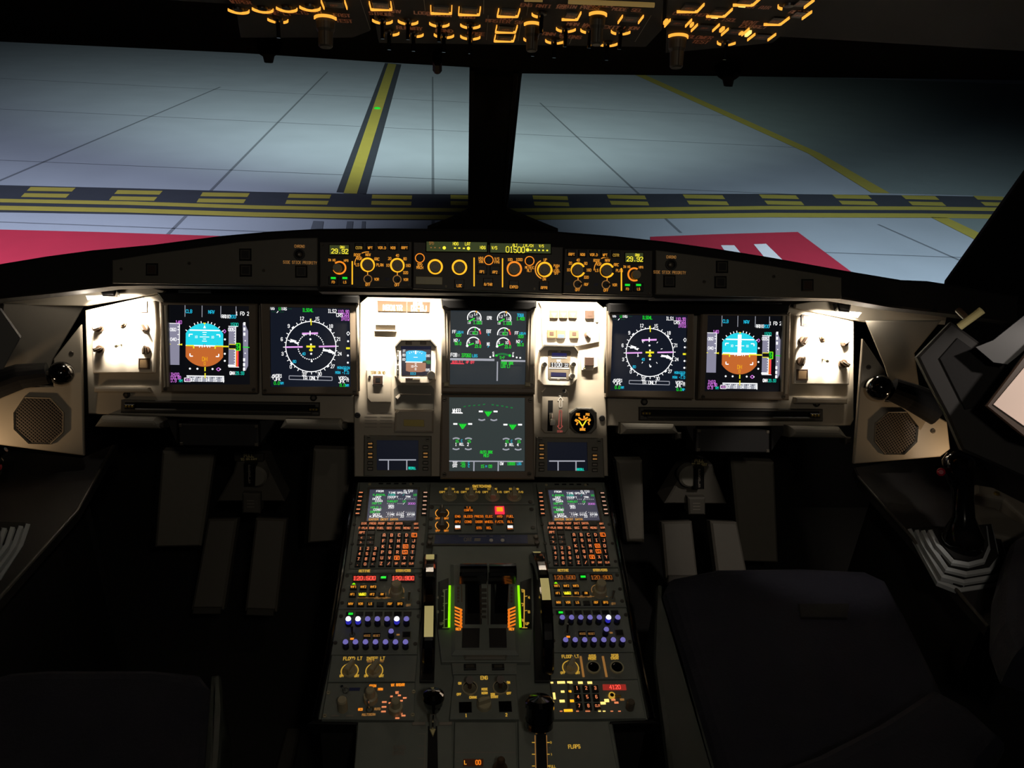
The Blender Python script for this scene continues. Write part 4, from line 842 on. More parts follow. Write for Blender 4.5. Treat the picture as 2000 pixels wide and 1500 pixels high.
    for r_, row in enumerate(('123', '456', '789', '.0-')):
        for k in range(3): key(t, 704-r_*1.9+k*14.6, 1071.2+r_*10.1, 10.4, 7.8, row[k], 'black', 'e_key', 5, .007, 'number_key', ch=.0012)
    for x, y in ((722, 944.8), (802, 944.8)): b = t.part('screw'); b.cyl(x, y, 3, [(1, .003), (1, .0045), (.7, .005)], 'knob_grey', 12)
    for x, y in ((692, 1024), (688, 1062), (685, 1100), (829, 1024), (825.5, 1062), (822, 1098)): b = t.part('fastener'); b.cyl(x, y, 3.4, [(1, .003), (1, .004)], 'panel_black', 12)
    return t
ml = mcdu('keyboard unit with lit text screen at the top left corner of the pedestal', LO, None)
mr = mcdu('keyboard unit with lit text screen at the top right corner of the pedestal', [(1056, 942), (1178, 942), (1203, 1108), (1061, 1110)], ml)

# --- radio tuning units
def rmp(label, o, like, red):
    t = unit('radio_panel', label, 'radio panel', o, like=like); f = t.face; z = .0034
    f.poly([(677, 1111.5), (825, 1111), (825, 1118), (675.5, 1119)], .002, .006, 'pedestal_grey', .001)
    f.text('ACTIVE', 712, 1115, 4.2, .0064, 'e_legy', w=1.2); f.text('STBY/CRS', 787.6, 1114.5, 4.2, .0064, 'e_legy', w=1.2)
    for x0, x1, s2 in ((690, 734, '120.500'), (766, 809, '120.900')):
        q = t.part('frequency_window'); q.frame([(x0-1.5, 1122), (x1+1.5, 1122), (x1+1.5, 1136), (x0-1.5, 1136)], [(x0, 1124), (x1, 1124), (x1, 1134), (x0, 1134)], .002, .005, 'black', .003, .0005)
        q.flat([(x0, 1124), (x1, 1124), (x1, 1134), (x0, 1134)], .0033, 'scr_red' if red else 'scr_dimled'); q.text(s2, (x0+x1)/2, 1129, 7.6, .0037, 'e_redled' if red else 'e_dimled', ws=.7, w=1.1)
    b = key(t, 749, 1127, 15, 10, None, 'black', name='transfer_button', z=.007); b.box(749, 1127.5, 10, 4, .007, .0074, 'e_green')
    for r_, y, nm in ((0, 1146, ('VHF1', 'VHF2', 'VHF3')), (1, 1160.6, ('HF1', 'VHF3', 'HF2', 'AM'))):
        for k, s2 in enumerate(nm):
            x = 690.4-r_*2+k*19.2; hot = r_ == 1 and k == 1
            b = key(t, x, y, 13.5, 8, s2, 'black', 'e_yellow' if hot else 'e_leg', 4 if not hot else 5.2, .007, 'channel_button', ws=.62, ch=.0008)
            if hot: b.box(x, y+.5, 9, 4, .0074, .0077, 'e_yellow')
            if r_ == 0 and k < 2: f.poly([(x-3, y-5), (x+1, y-8), (x+4, y-5)], .003, .0038, 'e_lime' if k == 0 else 'knob_grey')
    f.line((697, 1167.5), (790, 1167.5), 1.1, z, 'e_legdim'); f.text('STBY NAV', 744, 1167.5, 4, z+.0002, 'e_legdim'); f.line((753, 1157), (753, 1163), 2, z, 'e_legdim')
    for k, s2 in enumerate(('NAV', 'VOR', 'LS', '', 'ADF', 'BFO')):
        key(t, 685+k*19.2, 1179.2, 13.5, 8, s2, 'black', 'e_leg', 4.2, .007, 'channel_button', ws=.66, ch=.0008)
    b = t.part('tuning_knob'); b.cyl(774.5, 1155, 13.5, [(1.06, .003), (1.06, .0035), (1, .006), (.96, .016), (.74, .018), (.72, .032), (.64, .034)], 'knob_grey', 28, zc=.012); f.ring(774.5, 1155, 15, 1.2, z, 'e_legdim')
    toggle(t, 798.4, 1172, 6.2, .02, 70, 'knob_dark', 'brass', 'power_switch'); f.text('OFF', 798, 1182, 4, z, 'e_legdim')
    for x, y in ((678, 1124), (671, 1152), (668, 1177), (820.5, 1124), (819, 1152), (817, 1176)): b = t.part('fastener'); b.cyl(x, y, 3.8, [(1, .003), (1, .0042)], 'panel_black', 12)
    return t
rl = rmp('radio panel with bright red frequency windows, left column of the pedestal', [(674, 1112), (826, 1111), (823.6, 1187.6), (660, 1188.5)], None, True)
rr = rmp('radio panel with dim amber frequency windows, right column of the pedestal', [(1060, 1110.5), (1207, 1110.5), (1219, 1184.5), (1071, 1185.5)], rl, False)
# --- audio units with violet volume knobs
def acp(label, o, like, lit):
    t = unit('audio_panel', label, 'audio panel', o, like=like); f = t.face; z = .0034
    for k in range(7):
        b = t.part('call_button'); b.box(683+k*18.9-k*.1, 1198.5, 15, 9, .002, .0045, 'black', .0008)
        if k == 0: b.box(685, 1198.6, 9, 4, .0045, .0049, 'e_green')
        for x, y, on in ((680.5+k*18.9, 1212, k in lit), (675+k*19.5, 1257, False)):
            b = t.part('volume_knob', label='lit white-topped volume knob' if on else None); r = 5.4
            if on: b.cyl(x, y+4, 6.2, [(1, .0035), (.8, .0038)], 'legend_dim', 18, zc=.003)
            b.cyl(x, y, r, [(1.15, .003), (1.15, .008), (1, .009), (1, .018), (.85, .0205)], 'knob_blue', 18, mats=['black', 'black', 'e_blueglow' if on else 'knob_blue', 'e_white' if on else 'e_violet'], zc=.014)
    b = t.part('volume_knob'); b.cyl(764, 1236, 5.2, [(1.15, .003), (1.15, .008), (1, .009), (1, .018), (.85, .0205)], 'knob_blue', 18, mats=['black', 'black', 'knob_blue', 'e_violet'], zc=.014)
    toggle(t, 688, 1239.5, 6, .02, 90, 'black', 'brass', 'microphone_switch'); f.box(687.5, 1247.5, 7, 3.5, z, z+.0002, 'e_ringo'); 
    for x, s2 in ((717, 'VOICE'), (735.5, 'RESET')): key(t, x, 1240, 14.5, 9, s2, 'black', 'e_legdim', 3.8, .007, 'voice_button', ws=.64, dy=1.5)
    f.box(777.5, 1239.5, 6, 3, z, z+.0002, 'e_legdim')
    b = t.part('blank_cap'); b.box(794, 1239, 17, 13, .002, .005, 'knob_dark', .001); b.box(794, 1239, 13.5, 10, .005, .0054, 'pit')
    for x, y in ((666, 1203), (655, 1255), (817.5, 1203), (811, 1257)): b = t.part('fastener'); b.cyl(x, y, 4, [(1, .003), (1, .0042)], 'panel_black', 12)
    return t
al = acp('audio panel with violet knobs, three of them glowing white, left of the left trim wheel', [(660, 1190), (823, 1189.5), (815, 1277), (646, 1278)], None, (0, 1, 5))
ar = acp('audio panel with violet knobs, one of them glowing white, right of the right trim wheel', [(1071.6, 1187), (1221.6, 1187), (1238, 1273), (1074, 1273)], al, (5,))
# --- lighting panels and rear units
def potlight(t, x, y, r, label2):
    f = t.face
    b = bar_knob(t, x, y+2, r, .022, 'knob_grey', 62, 'dimmer_knob'); f.ring(x, y+2, r+2.5, 2, .0034, 'e_legy', -40, 220, 20)
    f.text('OFF', x-15, y+12, 4.2, .0034, 'e_legy', ws=.7, w=1.1); f.text('BRT', x+14, y+12, 4.2, .0034, 'e_legy', ws=.7, w=1.1)
t = unit('dimmer_panel', 'grey panel with two amber-ringed dimmer knobs below the left audio panel', 'dimmer panel', [(647.6, 1279.5), (815.6, 1279), (811, 1330), (640, 1331)]); f = t.face
f.text('FLOOD LT', 689, 1286, 6, .0034, 'e_legy', w=1.2); f.text('INTEG LT', 733.5, 1286, 6, .0034, 'e_legy', w=1.2); f.text('MAIN PNL & PED', 733, 1291.5, 3.6, .0034, 'e_legdim', ws=.6)
potlight(t, 683, 1308, 15, 0); potlight(t, 731, 1308, 15, 0)
t = unit('dimmer_panel', 'grey panel with one dimmer knob and two ringed black buttons below the right audio panel', 'dimmer panel', [(1074.4, 1275), (1237, 1274.5), (1246, 1325.6), (1076, 1326)]); f = t.face
f.text('FLOOD LT', 1114, 1282, 5.6, .0034, 'e_legy', w=1.2); f.text('AIDS', 1157, 1281, 4.6, .0034, 'e_legy', w=1.2); f.text('PRINT', 1157, 1286.4, 4.2, .0034, 'e_legy', w=1.2); f.text('DFDR', 1201, 1280, 4.6, .0034, 'e_legy', w=1.2); f.text('EVENT', 1201, 1285.4, 4.2, .0034, 'e_legy', w=1.2)
potlight(t, 1114.4, 1302, 14, 0)
for x in (1159, 1205): b = t.part('ringed_button'); b.cyl(x, 1303, 13.5, [(1, .003), (1, .006), (.8, .006), (.78, .003)], 'label_blank', 28, ['label_blank', 'label_blank', 'pit'], zc=.005); b.cyl(x, 1303, 10, [(1, .002), (1, .0045), (.8, .005)], 'gloss_black', 24)
for p, q in (((1134, 1281), (1140, 1321)), ((1177.5, 1281), (1185, 1321))): t.part('divider_bar').poly([(p[0]-2, p[1]), (p[0]+2, p[1]), (q[0]+2, q[1]), (q[0]-2, q[1])], .002, .005, 'e_legdim', .0005)
t = unit('weather_radar_panel', 'grey panel with three pale knobs and orange weather radar lettering, rear left of the pedestal', 'radar panel', [(640, 1333.5), (811, 1333), (809, 1406), (628, 1404)]); f = t.face; z = .0034
f.text('WX RADAR', 777, 1337.6, 4.6, z, 'e_ringo', ws=.7, w=1.2); f.text('SYS', 675, 1341, 4, z, 'legend_dim'); f.poly([(682, 1343), (704, 1343), (702, 1349), (682, 1349)], .003, .0034, 'blue_label')
f.text('GAIN', 728, 1339.5, 4.4, z, 'e_ringo', w=1.2); f.text('MAN', 743, 1346, 4.2, z, 'e_ringo', w=1.2); f.text('GCS', 704, 1385.4, 4, z, 'e_ringo', w=1.2); f.text('AUTO', 737, 1384.6, 4, z, 'e_legdim', w=1.1); f.text('MULTISCAN', 720, 1395.5, 4, z, 'e_legdim', w=1.1)
f.text('WX', 775.5, 1352.5, 4.4, z, 'e_key', w=1.2)
for x, y, w in ((764.6, 1360, 5), (780, 1358, 6), (790.5, 1363, 7), (783.7, 1368.5, 6), (750.6, 1371, 9), (761, 1373, 4), (750, 1380.5, 9), (749, 1389.5, 9), (775, 1394, 22), (788, 1397.5, 8), (776, 1402.5, 8)): f.box(x, y, w, 3, z, z+.0002, 'e_key')
f.box(655, 1398, 14, 3, z, z+.0002, 'legend_dim'); f.box(683, 1398, 14, 3, z, z+.0002, 'legend_dim')
toggle(t, 675, 1349, 7, .018, 200, 'chrome', 'screw'); toggle(t, 722, 1386, 8, .02, 120, 'chrome', 'brass')
for x, y, r in ((723.6, 1361, 14), (773, 1381, 14)):
    b = t.part('radar_knob'); b.cyl(x, y, r, [(1, .003), (.96, .014), (.68, .016), (.62, .03), (.5, .032)], 'knob_grey', 26, zc=.012)
b = t.part('tilt_knob'); b.cyl(669, 1377, 10, [(1, .003), (.95, .026), (.8, .029)], 'knob_grey', 22, zc=.014)
screws(t, [(641, 1352), (634, 1397), (808, 1350), (806, 1395)], 4, .003, 'knob_grey')
t = unit('transponder_panel', 'rear right pedestal panel with glowing keypad and red squawk code window', 'transponder panel', [(1075, 1328.5), (1246, 1327.5), (1261.5, 1402), (1082, 1404)]); f = t.face
for x, y, w, h, m in ((1078, 1333, 5, 3, 'e_ovhx'), (1096, 1332.5, 15, 4.5, 'e_ovhx'), (1113, 1332.5, 10, 4.5, 'e_ovhx'), (1133.6, 1333, 9, 4.5, 'e_ovhx'), (1152, 1333, 9, 4.5, 'e_ovhx'), (1099, 1350.5, 7, 4, 'e_ovhx'), (1113, 1350, 6, 4, 'e_ring'), (1082.6, 1359, 4.5, 13, 'e_ovhx'), (1098, 1369, 10, 5, 'e_ovhx'), (1117, 1368.6, 8, 5, 'e_ring'), (1110, 1387.3, 17, 5, 'e_ring'), (1178, 1373, 10, 5, 'e_ovhx'), (1185, 1368, 9, 6, 'e_ovhx'), (1198, 1366.5, 8, 3.6, 'e_key'), (1204, 1372, 8, 3.6, 'e_key'), (1215, 1366, 8, 4, 'e_legdim')): f.box(x, y, w, h, .003, .0036, m, .0002)
f.poly([(1108, 1334), (1112, 1334), (1114, 1382), (1108, 1382)], .003, .0036, 'knob_dark', .0002)
for k, x in enumerate((1096, 1128, 1146, 1150, 1171, 1180, 1195, 1210)): f.box(x, 1388.8, 5, 1.6, .003, .0036, 'e_ovhx' if k in (4, 5) else 'e_key')
for r_ in range(3):
    for k in range(3):
        s2 = ('123', '456', '789')[r_][k] if (r_, k) != (2, 2) else 'CLR'
        key(t, 1127+k*17.8+r_*2.2, 1343.5+r_*17.3, 12.5, 12.5, s2, 'black', 'e_key', 6 if len(s2) < 2 else 4.4, .008, 'keypad_key', ch=.0012)
q = t.part('code_window'); o4 = [(1177, 1336.5), (1222, 1336.5), (1223.5, 1347), (1178, 1347)]; q.poly(o4, .002, .0045, 'scr_red'); q.text('4120', 1201, 1341.8, 7.5, .005, 'e_redled', ws=.75, w=1.3)
b = t.part('mode_switch'); b.cyl(1195, 1358.5, 6.5, [(1, .003), (1, .007), (.6, .007), (.55, .004)], 'e_legy', 20, ['e_legy', 'e_legy', 'pit'], zc=.005); b.box(1207, 1357.8, 12, 4, .004, .008, 'brass_label', .001)
b = t.part('rotary_knob'); b.cyl(1231, 1378, 8, [(1, .003), (.95, .018), (.8, .021)], 'knob_dark', 20, zc=.01)
# --- switching and system buttons between the keyboards
t = unit('switching_panel', 'grey panel with a row of four rotary knobs between the keyboard units', 'switch panel', [(840, 944), (1041, 944), (1044, 984), (838, 984.5)]); f = t.face; z = .0034
f.text('SWITCHING', 941, 949.6, 4.2, z, 'e_legy', w=1.1)
for x, y, s2, a, c_ in ((878, 969.5, 'ATT HDG', 'CAPT', 'F/O'), (920, 970, 'AIR DATA', 'CAPT', 'F/O'), (962, 970, 'EIS DMC', 'CAPT', 'F/O'), (1004, 970, 'ECAM/ND', 'CAPT', 'F/O')):
    f.text(s2, x, 955, 3.4, z, 'e_legy', ws=.6); f.text(a, x-14, 961, 3.6, z, 'e_legy', ws=.6); f.text(c_, x+13.5, 961, 3.6, z, 'e_legy', ws=.6)
    b = bar_knob(t, x, y, 13.2, .020, 'knob_grey', 90, 'rotary_knob'); f.ring(x, y, 14.4, 1, z, 'label_blank')
t = unit('system_page_panel', 'grey panel with rows of amber-lit buttons and one red button under the rotary knobs', 'button panel', [(839, 986), (1046, 986), (1050, 1040.5), (836, 1041)]); f = t.face
for y in (1002, 1026):
    b = bar_knob(t, 863.5, y, 12, .016, 'knob_dark', 90, 'brightness_knob'); f.ring(863.5, y, 13.5, 2, z, 'e_leg', 130, 230, 12); f.ring(863.5, y, 13.5, 2, z, 'e_leg', -50, 50, 12); f.text('OFF', 855, y+10.5, 3.4, z, 'e_ringo'); f.text('BRT', 872, y+10.5, 3.4, z, 'e_ringo')
def sk(x, y, s2, **k): return key(t, x, y, 14, 8.4, s2, 'panel_black', 'e_orange', 4.2, .006, 'system_button', ws=.66, ch=.0008, **k)
key(t, 915, 994, 16, 10, None, 'panel_black', 'e_orange', 3.6, .006, 'system_button', lines=['T.O', 'CONFIG'], ws=.6)
b = t.part('emergency_cancel_button', label='glowing red guarded button'); b.box(976, 994.5, 18, 13, .003, .008, 'e_magred', .001); b.box(976, 994.5, 12, 8, .008, .0085, 'e_amber')
xs = (894, 914.6, 935.6, 955.4, 976, 996.5)
for x, s2 in zip(xs, ('ENG', 'BLEED', 'PRESS', 'ELEC', 'HYD', 'FUEL')): sk(x, 1008.5, s2)
for x, s2 in zip(xs, ('APU', 'COND', 'DOOR', 'WHEEL', 'F/CTL', 'ALL')): sk(x, 1019, s2)
for x, s2 in ((894, 'CLR'), (935.6, 'STS'), (955.4, 'RCL'), (996.5, 'CLR')):
    b = sk(x, 1031, s2)
    if s2 == 'CLR': b.box(x, 1028.5, 10, 4.5, .0062, .0068, 'e_white')
for tt in (t,):
    for x, y in ((843.5, 990), (842, 1013), (840, 1030), (1036, 980), (1038, 994), (1041, 1030)): b = tt.part('fastener'); b.cyl(x, y, 4.4, [(1, .003), (1, .0042)], 'panel_black', 14)
t = unit('capability_strip', 'dark violet strip reading CAT with two white dots, across the pedestal above the thrust levers', 'indicator strip', [(836, 1043.5), (1050, 1043.5), (1052, 1062.5), (833, 1063)], 'dark_grey', .006); f = t.face; z = .0064
f.poly([(850, 1044.5), (1030, 1044.5), (1031, 1061), (848, 1061.5)], .005, .0066, 'blue_label'); f.text('CAT', 914, 1053.5, 6, .0069, 'legend_dim', w=1.2); f.poly([(927, 1051), (939, 1051), (938, 1056.5), (926, 1056.5)], .0066, .0069, 'legend_dim'); f.line((896, 1047), (950, 1047), 1.4, .0069, 'legend_dim'); f.line((956, 1047), (963, 1047), 1.4, .0069, 'legend_dim'); f.line((978, 1047), (986, 1047), 1.4, .0069, 'legend_dim')
for x in (959.4, 981.6): b = t.part('indicator_dot'); b.cyl(x, 1054, 3.8, [(1, .0062), (1, .008), (.6, .009)], 'white', 14)
for x, y in ((841, 1047), (839, 1058), (1047, 1047), (1049, 1058)): b = t.part('clamp'); b.cyl(x, y, 5, [(1, .003), (1, .009), (.7, .01)], 'knob_dark', 14)
# --- thrust lever quadrant
t = T('thrust_quadrant', 'black twin thrust lever quadrant with orange reverse scales and green trim strips', 'lever quadrant', PED, 948, 1180); 
b = t.part('faceplate'); b.poly([(845, 1066), (1048, 1066), (1052, 1100), (1036, 1292), (862, 1292), (840, 1100)], -.0055, .004, 'pedestal_grey', .0015)
b.poly([(880, 1098), (1010, 1098), (1014, 1276), (882, 1276)], .003, .012, 'pedestal_grey', .006)
b.poly([(903, 1226), (937, 1226), (936, 1264), (902, 1264)], .012, .0135, 'console_grey', .001); b.poly([(955, 1226), (989, 1226), (990, 1264), (956, 1264)], .012, .0135, 'console_grey', .001); b.poly([(905, 1277), (991, 1277), (988, 1286), (908, 1286)], .004, .009, 'dark_grey', .003)
for x0, x1 in ((908, 941), (958, 992)): b.poly([(x0+1, 1104), (x1-1, 1104), (x1, 1219), (x0, 1219)], .0115, .0125, 'pit')
for k in range(6): b.box(945, 1152+k*10.5, 11, 6.5, .012, .0128, 'button_brown' if k < 4 else 'dark_grey', .0003); b.box(945, 1152+k*10.5, 8, 4, .0128, .0132, 'panel_black')
b.line((937.5, 1143), (938.5, 1220), 1.2, .0128, 'knob_brown'); b.line((952.5, 1143), (953.5, 1220), 1.2, .0128, 'knob_brown')
for k in range(5):
    for x in (895, 999): b.box(x, 1148+k*6.5, 4, 4, .012, .0126, 'button_tan')
b.line((901.5, 1143), (902, 1176), 2, .0126, 'button_tan'); b.line((992.5, 1143), (993, 1176), 2, .0126, 'button_tan')
for sg, x0, x1 in ((1, 888, 903), (-1, 991.5, 1007)):
    for k in range(6): 
        y = 1187+k*6.6; b.poly([(x0, y+3), (x1, y-3), (x1, y), (x0, y+6)] if sg < 0 else [(x0, y-3), (x1, y+3), (x1, y+6), (x0, y)], .012, .0126, 'e_orange' if k % 2 else 'e_ringo')
    xx = 900 if sg > 0 else 994; b.line((xx, 1190), (xx, 1224), 3.6, .0127, 'e_orange'); b.text('REV', (x0+x1)/2, 1228.5, 4.4, .0127, 'e_ringo', w=1.2)
for x0, x1, m, tx in ((856, 876, 'legend_white', -1), (1016, 1038, 'e_legy', 1)):
    b.poly([(x0, 1136), (x1, 1128), (x1+1, 1228), (x0-1, 1228)], .003, .006, 'black', .001)
    xa = 868 if tx < 0 else 1024
    b.line((xa, 1152), (xa-.5, 1226), 2, .0064, m); b.line((xa-4, 1226), (xa+8 if tx < 0 else xa+6, 1226), 2, .0064, m)
    for k, y in enumerate((1152, 1165, 1179, 1193, 1210)):
        b.line((xa, y), (xa+(6 if k % 2 == 0 else -6)*(-tx), y-1), 1.6, .0064, m)
        b.text(('0', '4', '2', '8', '4')[k], xa+(9 if k % 2 else -3)*(tx)*1.0+(-4 if tx < 0 else 0), y+2, 4.6, .0064, m, w=1.1)
    b.text('UP', xa-5 if tx < 0 else xa+6, 1218, 4.6, .0064, m, w=1.1)
for p, q in (((878.5, 1143), (877, 1224)), ((1012.5, 1143), (1016.5, 1224))): g_ = t.part('trim_band', label='glowing lime green strip'); g_.poly([(p[0]-2.2, p[1]), (p[0]+2.2, p[1]), (q[0]+2.4, q[1]), (q[0]-2.4, q[1])], .011, .0135, 'e_lime', .0003)
for x in (925, 978):
    l = t.part('thrust_lever'); q0 = l.L(x, 1200, .01); q1 = l.L(x-.5 if x < 950 else x+3, 1122, .062); w = .011
    l.loft([[(q0[0]-w, q0[1], .0127), (q0[0]+w, q0[1], .0127), (q0[0]+w, q0[1]+.06, .0127), (q0[0]-w, q0[1]+.06, .0127)], [(q1[0]-w, q1[1]-.014, .058), (q1[0]+w, q1[1]-.014, .058), (q1[0]+w, q1[1]+.012, .058), (q1[0]-w, q1[1]+.012, .058)]], 'gloss_black')
    h = t.part('lever_grip', l); h.tube([(q1[0]-.024, q1[1], .066), (q1[0]-.0235, q1[1], .066), (q1[0]+.0235, q1[1], .066), (q1[0]+.024, q1[1], .066)], .017, 'gloss_black', 18, [.0145, .0165, .0165, .0145])
    h.box(x-.5 if x < 950 else x+3, 1118, 49, 7, .06, .085, 'gloss_black', .004)
# --- trim wheels
def wheel(side, xt, yt, xb, yb, marks):
    t = T('trim_wheel', 'tall black pitch trim wheel with cream marks on the %s of the thrust levers' % side, 'trim wheel', PED, (xt+xb)/2, (yt+yb)/2)
    a = Vector((*t.L(xt, yt), 0)); c_ = Vector((*t.L(xb, yb), 0)); half = abs(a.y-c_.y)/2; R = half*1.12; zc = -math.sqrt(R*R-half*half); yc = (a.y+c_.y)/2; w = .0095; xc = (a.x+c_.x)/2
    b = t.part('rim'); n = 72; prof = [(R-.02, -w), (R-.003, -w), (R, -w+.003), (R, w-.003), (R-.003, w), (R-.02, w)]
    rings = [[(xc+x, yc+r*math.cos(2*PI*k/n), zc+r*math.sin(2*PI*k/n)) for k in range(n)] for r, x in prof]
    b.loft(rings, 'gloss_black', False, False); b.loft([rings[0], rings[-1]], 'black', False, False)
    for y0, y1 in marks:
        q = t.part('cream_mark', label='cream painted mark with added glow'); la, lb = t.L(xt, y0, .01)[1]-yc, t.L(xt, y1, .01)[1]-yc
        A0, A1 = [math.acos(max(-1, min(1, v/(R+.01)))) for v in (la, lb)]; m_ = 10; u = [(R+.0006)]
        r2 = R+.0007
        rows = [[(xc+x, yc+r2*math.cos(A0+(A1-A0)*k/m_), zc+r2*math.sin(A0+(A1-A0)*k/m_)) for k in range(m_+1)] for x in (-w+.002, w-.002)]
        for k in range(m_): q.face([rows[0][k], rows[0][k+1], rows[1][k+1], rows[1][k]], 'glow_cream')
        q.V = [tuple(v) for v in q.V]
    s_ = t.part('slot_plate'); s_.poly([(xt-13, yt-6), (xt+13, yt-6), (xb+14, yb+8), (xb-14, yb+8)], -.002, .0042, 'black', .001)
    for k in range(3): s_.line((xb-13 if side == 'left' else xt+13, 1150+k*40), (xb-13.5 if side == 'left' else xt+14, 1175+k*40), 1.6, .0046, 'legend_dim')
wheel('left', 842, 1088, 834, 1322, [(1104, 1129), (1233, 1279)])
wheel('right', 1052, 1084, 1059, 1322, [(1090, 1100), (1182.5, 1224)])
# --- engine start panel
t = unit('engine_start_panel', 'grey panel with two black engine switches and a pale knob behind the thrust levers', 'engine panel', [(886, 1318), (1008, 1318), (1014, 1404), (878, 1404)]); f = t.face; z = .0034
f.text('ENG', 945.6, 1323.7, 6.4, z, 'e_legy', w=1.3)
for x, y, s2 in ((898, 1334.5, 'ON'), (896.5, 1356, 'OFF'), (993, 1333, 'ON'), (994, 1354, 'OFF'), (946.5, 1346, 'MODE'), (946.5, 1353.5, 'NORM'), (924, 1362, 'CRANK'), (966, 1361, 'START'), (962, 1356, 'IGN'), (910.4, 1397, '1'), (989, 1396, '2')): f.text(s2, x, y, 4 if len(s2) > 1 else 5.5, z, 'e_legy', w=1.2)
for x, y in ((917.6, 1344), (977.6, 1343)):
    b = t.part('engine_master_switch'); b.cyl(x, y, 15.5, [(1, .003), (1, .006), (.84, .006), (.8, .001)], 'knob_grey', 28, ['knob_grey', 'knob_grey', 'pit'], zc=.004)
    a = b.L(x, y, .003); c_ = b.L(x, y-16, .03); b.tube([(*a, 0), (a[0], a[1]+.006, .014), (*c_, .030)], .004, 'knob_brown', 12, [.003, .0035, .0062])
b = t.part('mode_knob'); b.cyl(945.6, 1376, 14.5, [(1, .003), (.96, .01), (.9, .012)], 'knob_grey', 26, zc=.006); bar = b.L(945.6, 1374, .012)
b.prism([(bar[0]-.009, bar[1]-.004), (bar[0]+.010, bar[1]+.002), (bar[0]+.008, bar[1]+.007), (bar[0]-.010, bar[1]+.003)], .011, .024, 'knob_grey', .002)
for x, y in ((909, 1380.5), (987, 1379)): b = t.part('fault_light'); b.box(x, y, 25, 21, .002, .0045, 'gloss_black', .001)
t = T('fire_fault_lights', 'pair of dark light caps on the grey strip between thrust levers and engine switches', 'light strip', PED, 948, 1302); b = t.part('strip'); b.poly([(882, 1294), (1010, 1294), (1009, 1316), (884, 1316)], -.0055, .003, 'pedestal_grey', .001); b.line((884, 1298.5), (1008, 1298.5), 1, .0034, 'legend_dim')
for x in (918, 973): b = t.part('light_cap'); b.box(x, 1301, 24, 11, .002, .007, 'black', .001); b.box(x, 1301, 16, 6, .007, .0073, 'panel_black')
# --- speed brake and flap levers
t = unit('speed_brake_panel', 'grey rear left panel marked SPEED BRAKE with a slotted lever track', 'lever panel', [(699, 1410), (884, 1409), (884, 1528), (690, 1528)]); f = t.face
f.text('SPEED', 780, 1460, 7, .0034, 'legend_dim', w=1.6); f.text('BRAKE', 779, 1470.5, 7, .0034, 'legend_dim', w=1.6)
f.poly([(836, 1418), (854, 1418), (856, 1528), (834, 1528)], .0025, .004, 'pit'); f.line((831, 1432), (828, 1528), 1.4, .0035, 'legend_dim')
for k in range(4): f.line((816, 1433+k*24), (830, 1433+k*24), 1.2, .0035, 'legend_dim')
for x in (818, 870): f.box(x, 1412.5, 26, 6, .003, .005, 'legend_dim', .0005)
l = t.part('speed_brake_lever'); a = l.L(845, 1424, .003); c_ = l.L(846.5, 1356, .075)
l.tube([(*a, .0042), (a[0], a[1]+.005, .02), (a[0]+.001, (a[1]+c_[1])/2, .05)], .005, 'chrome', 12)
h = t.part('lever_knob', l); pts = [Vector((a[0]+.001, (a[1]+c_[1])/2-.004, .045)), Vector((*c_, .078))]; d_ = pts[1]-pts[0]
h.tube([pts[0]+d_*k for k in (0, .1, .45, .75, .95, 1.08, 1.13)], .01, 'gloss_black', 20, [.006, .009, .014, .0165, .0155, .010, .003])
w_ = t.part('pointer', l, 'cream triangle pointer'); w_.poly([(839, 1423), (851, 1423), (845.5, 1437)], .004, .008, 'cream', .0005)
t = unit('flap_panel', 'grey rear right panel marked FLAPS with a slotted lever track', 'lever panel', [(1012, 1409), (1188, 1408), (1211, 1528), (1014, 1528)]); f = t.face
f.text('FLAPS', 1121.6, 1458, 7, .0034, 'e_legy', w=1.4); f.poly([(1048, 1415), (1066, 1415), (1070, 1528), (1049, 1528)], .0025, .004, 'pit')
for xa, d_ in ((1045, -6), (1067.5, 6)):
    f.line((xa, 1436), (xa+2, 1528), 1.6, .0036, 'e_legdim')
    for k in range(4): f.line((xa, 1450+k*23), (xa+d_, 1450+k*23), 1.6, .0036, 'e_legy')
f.text('FULL', 1079, 1497, 5, .0036, 'e_legy'); f.text('0', 1076, 1450, 4, .0036, 'e_legy'); f.text('1', 1077, 1473, 4, .0036, 'e_legy')
l = t.part('flap_lever'); a = l.L(1057, 1426, .003); c_ = l.L(1053, 1376, .08); l.tube([(*a, .0042), (a[0], a[1]+.01, .03), (*c_, .07)], .007, 'gloss_black', 12)
h = t.part('lever_knob', l); ax = Vector((0, .5, .86)).normalized(); cc = Vector((*l.L(1054, 1386, .06), .06))
h.tube([cc+ax*k for k in (-.016, -.013, 0, .012, .018, .021)], .02, 'gloss_black', 24, [.019, .022, .0215, .022, .017, .004])
h.tube([cc+ax*-.03, cc+ax*-.026, cc+ax*-.016], .02, 'gloss_black', 24, [.016, .021, .021])
t = unit('rudder_trim_panel', 'lowest centre pedestal panel with a small amber readout and tall grey trim knob', 'trim panel', [(888, 1409.5), (1008, 1409.5), (1011, 1528), (886, 1528)]); f = t.face
f.line((890, 1469.6), (1006, 1469.6), 1.2, .0034, 'legend_dim')
q = t.part('trim_readout'); q.poly([(905, 1482), (944, 1482), (944, 1496), (904, 1496)], .002, .0045, 'scr_dimled'); q.text('L', 909, 1489, 7, .005, 'e_leg', w=1.4); q.text('00', 934, 1489, 8, .005, 'e_orange', w=2)
b = t.part('trim_knob'); b.cyl(977, 1500, 15, [(1, .003), (.95, .012), (.6, .016), (.5, .034), (.35, .037)], 'knob_brown', 24, zc=.012)
for y in (1487, 1500): f.box(956, y, 8, 1.4, .0034, .0036, 'legend_dim'); f.box(898-4, y, 6, 1.4, .0034, .0036, 'legend_dim')
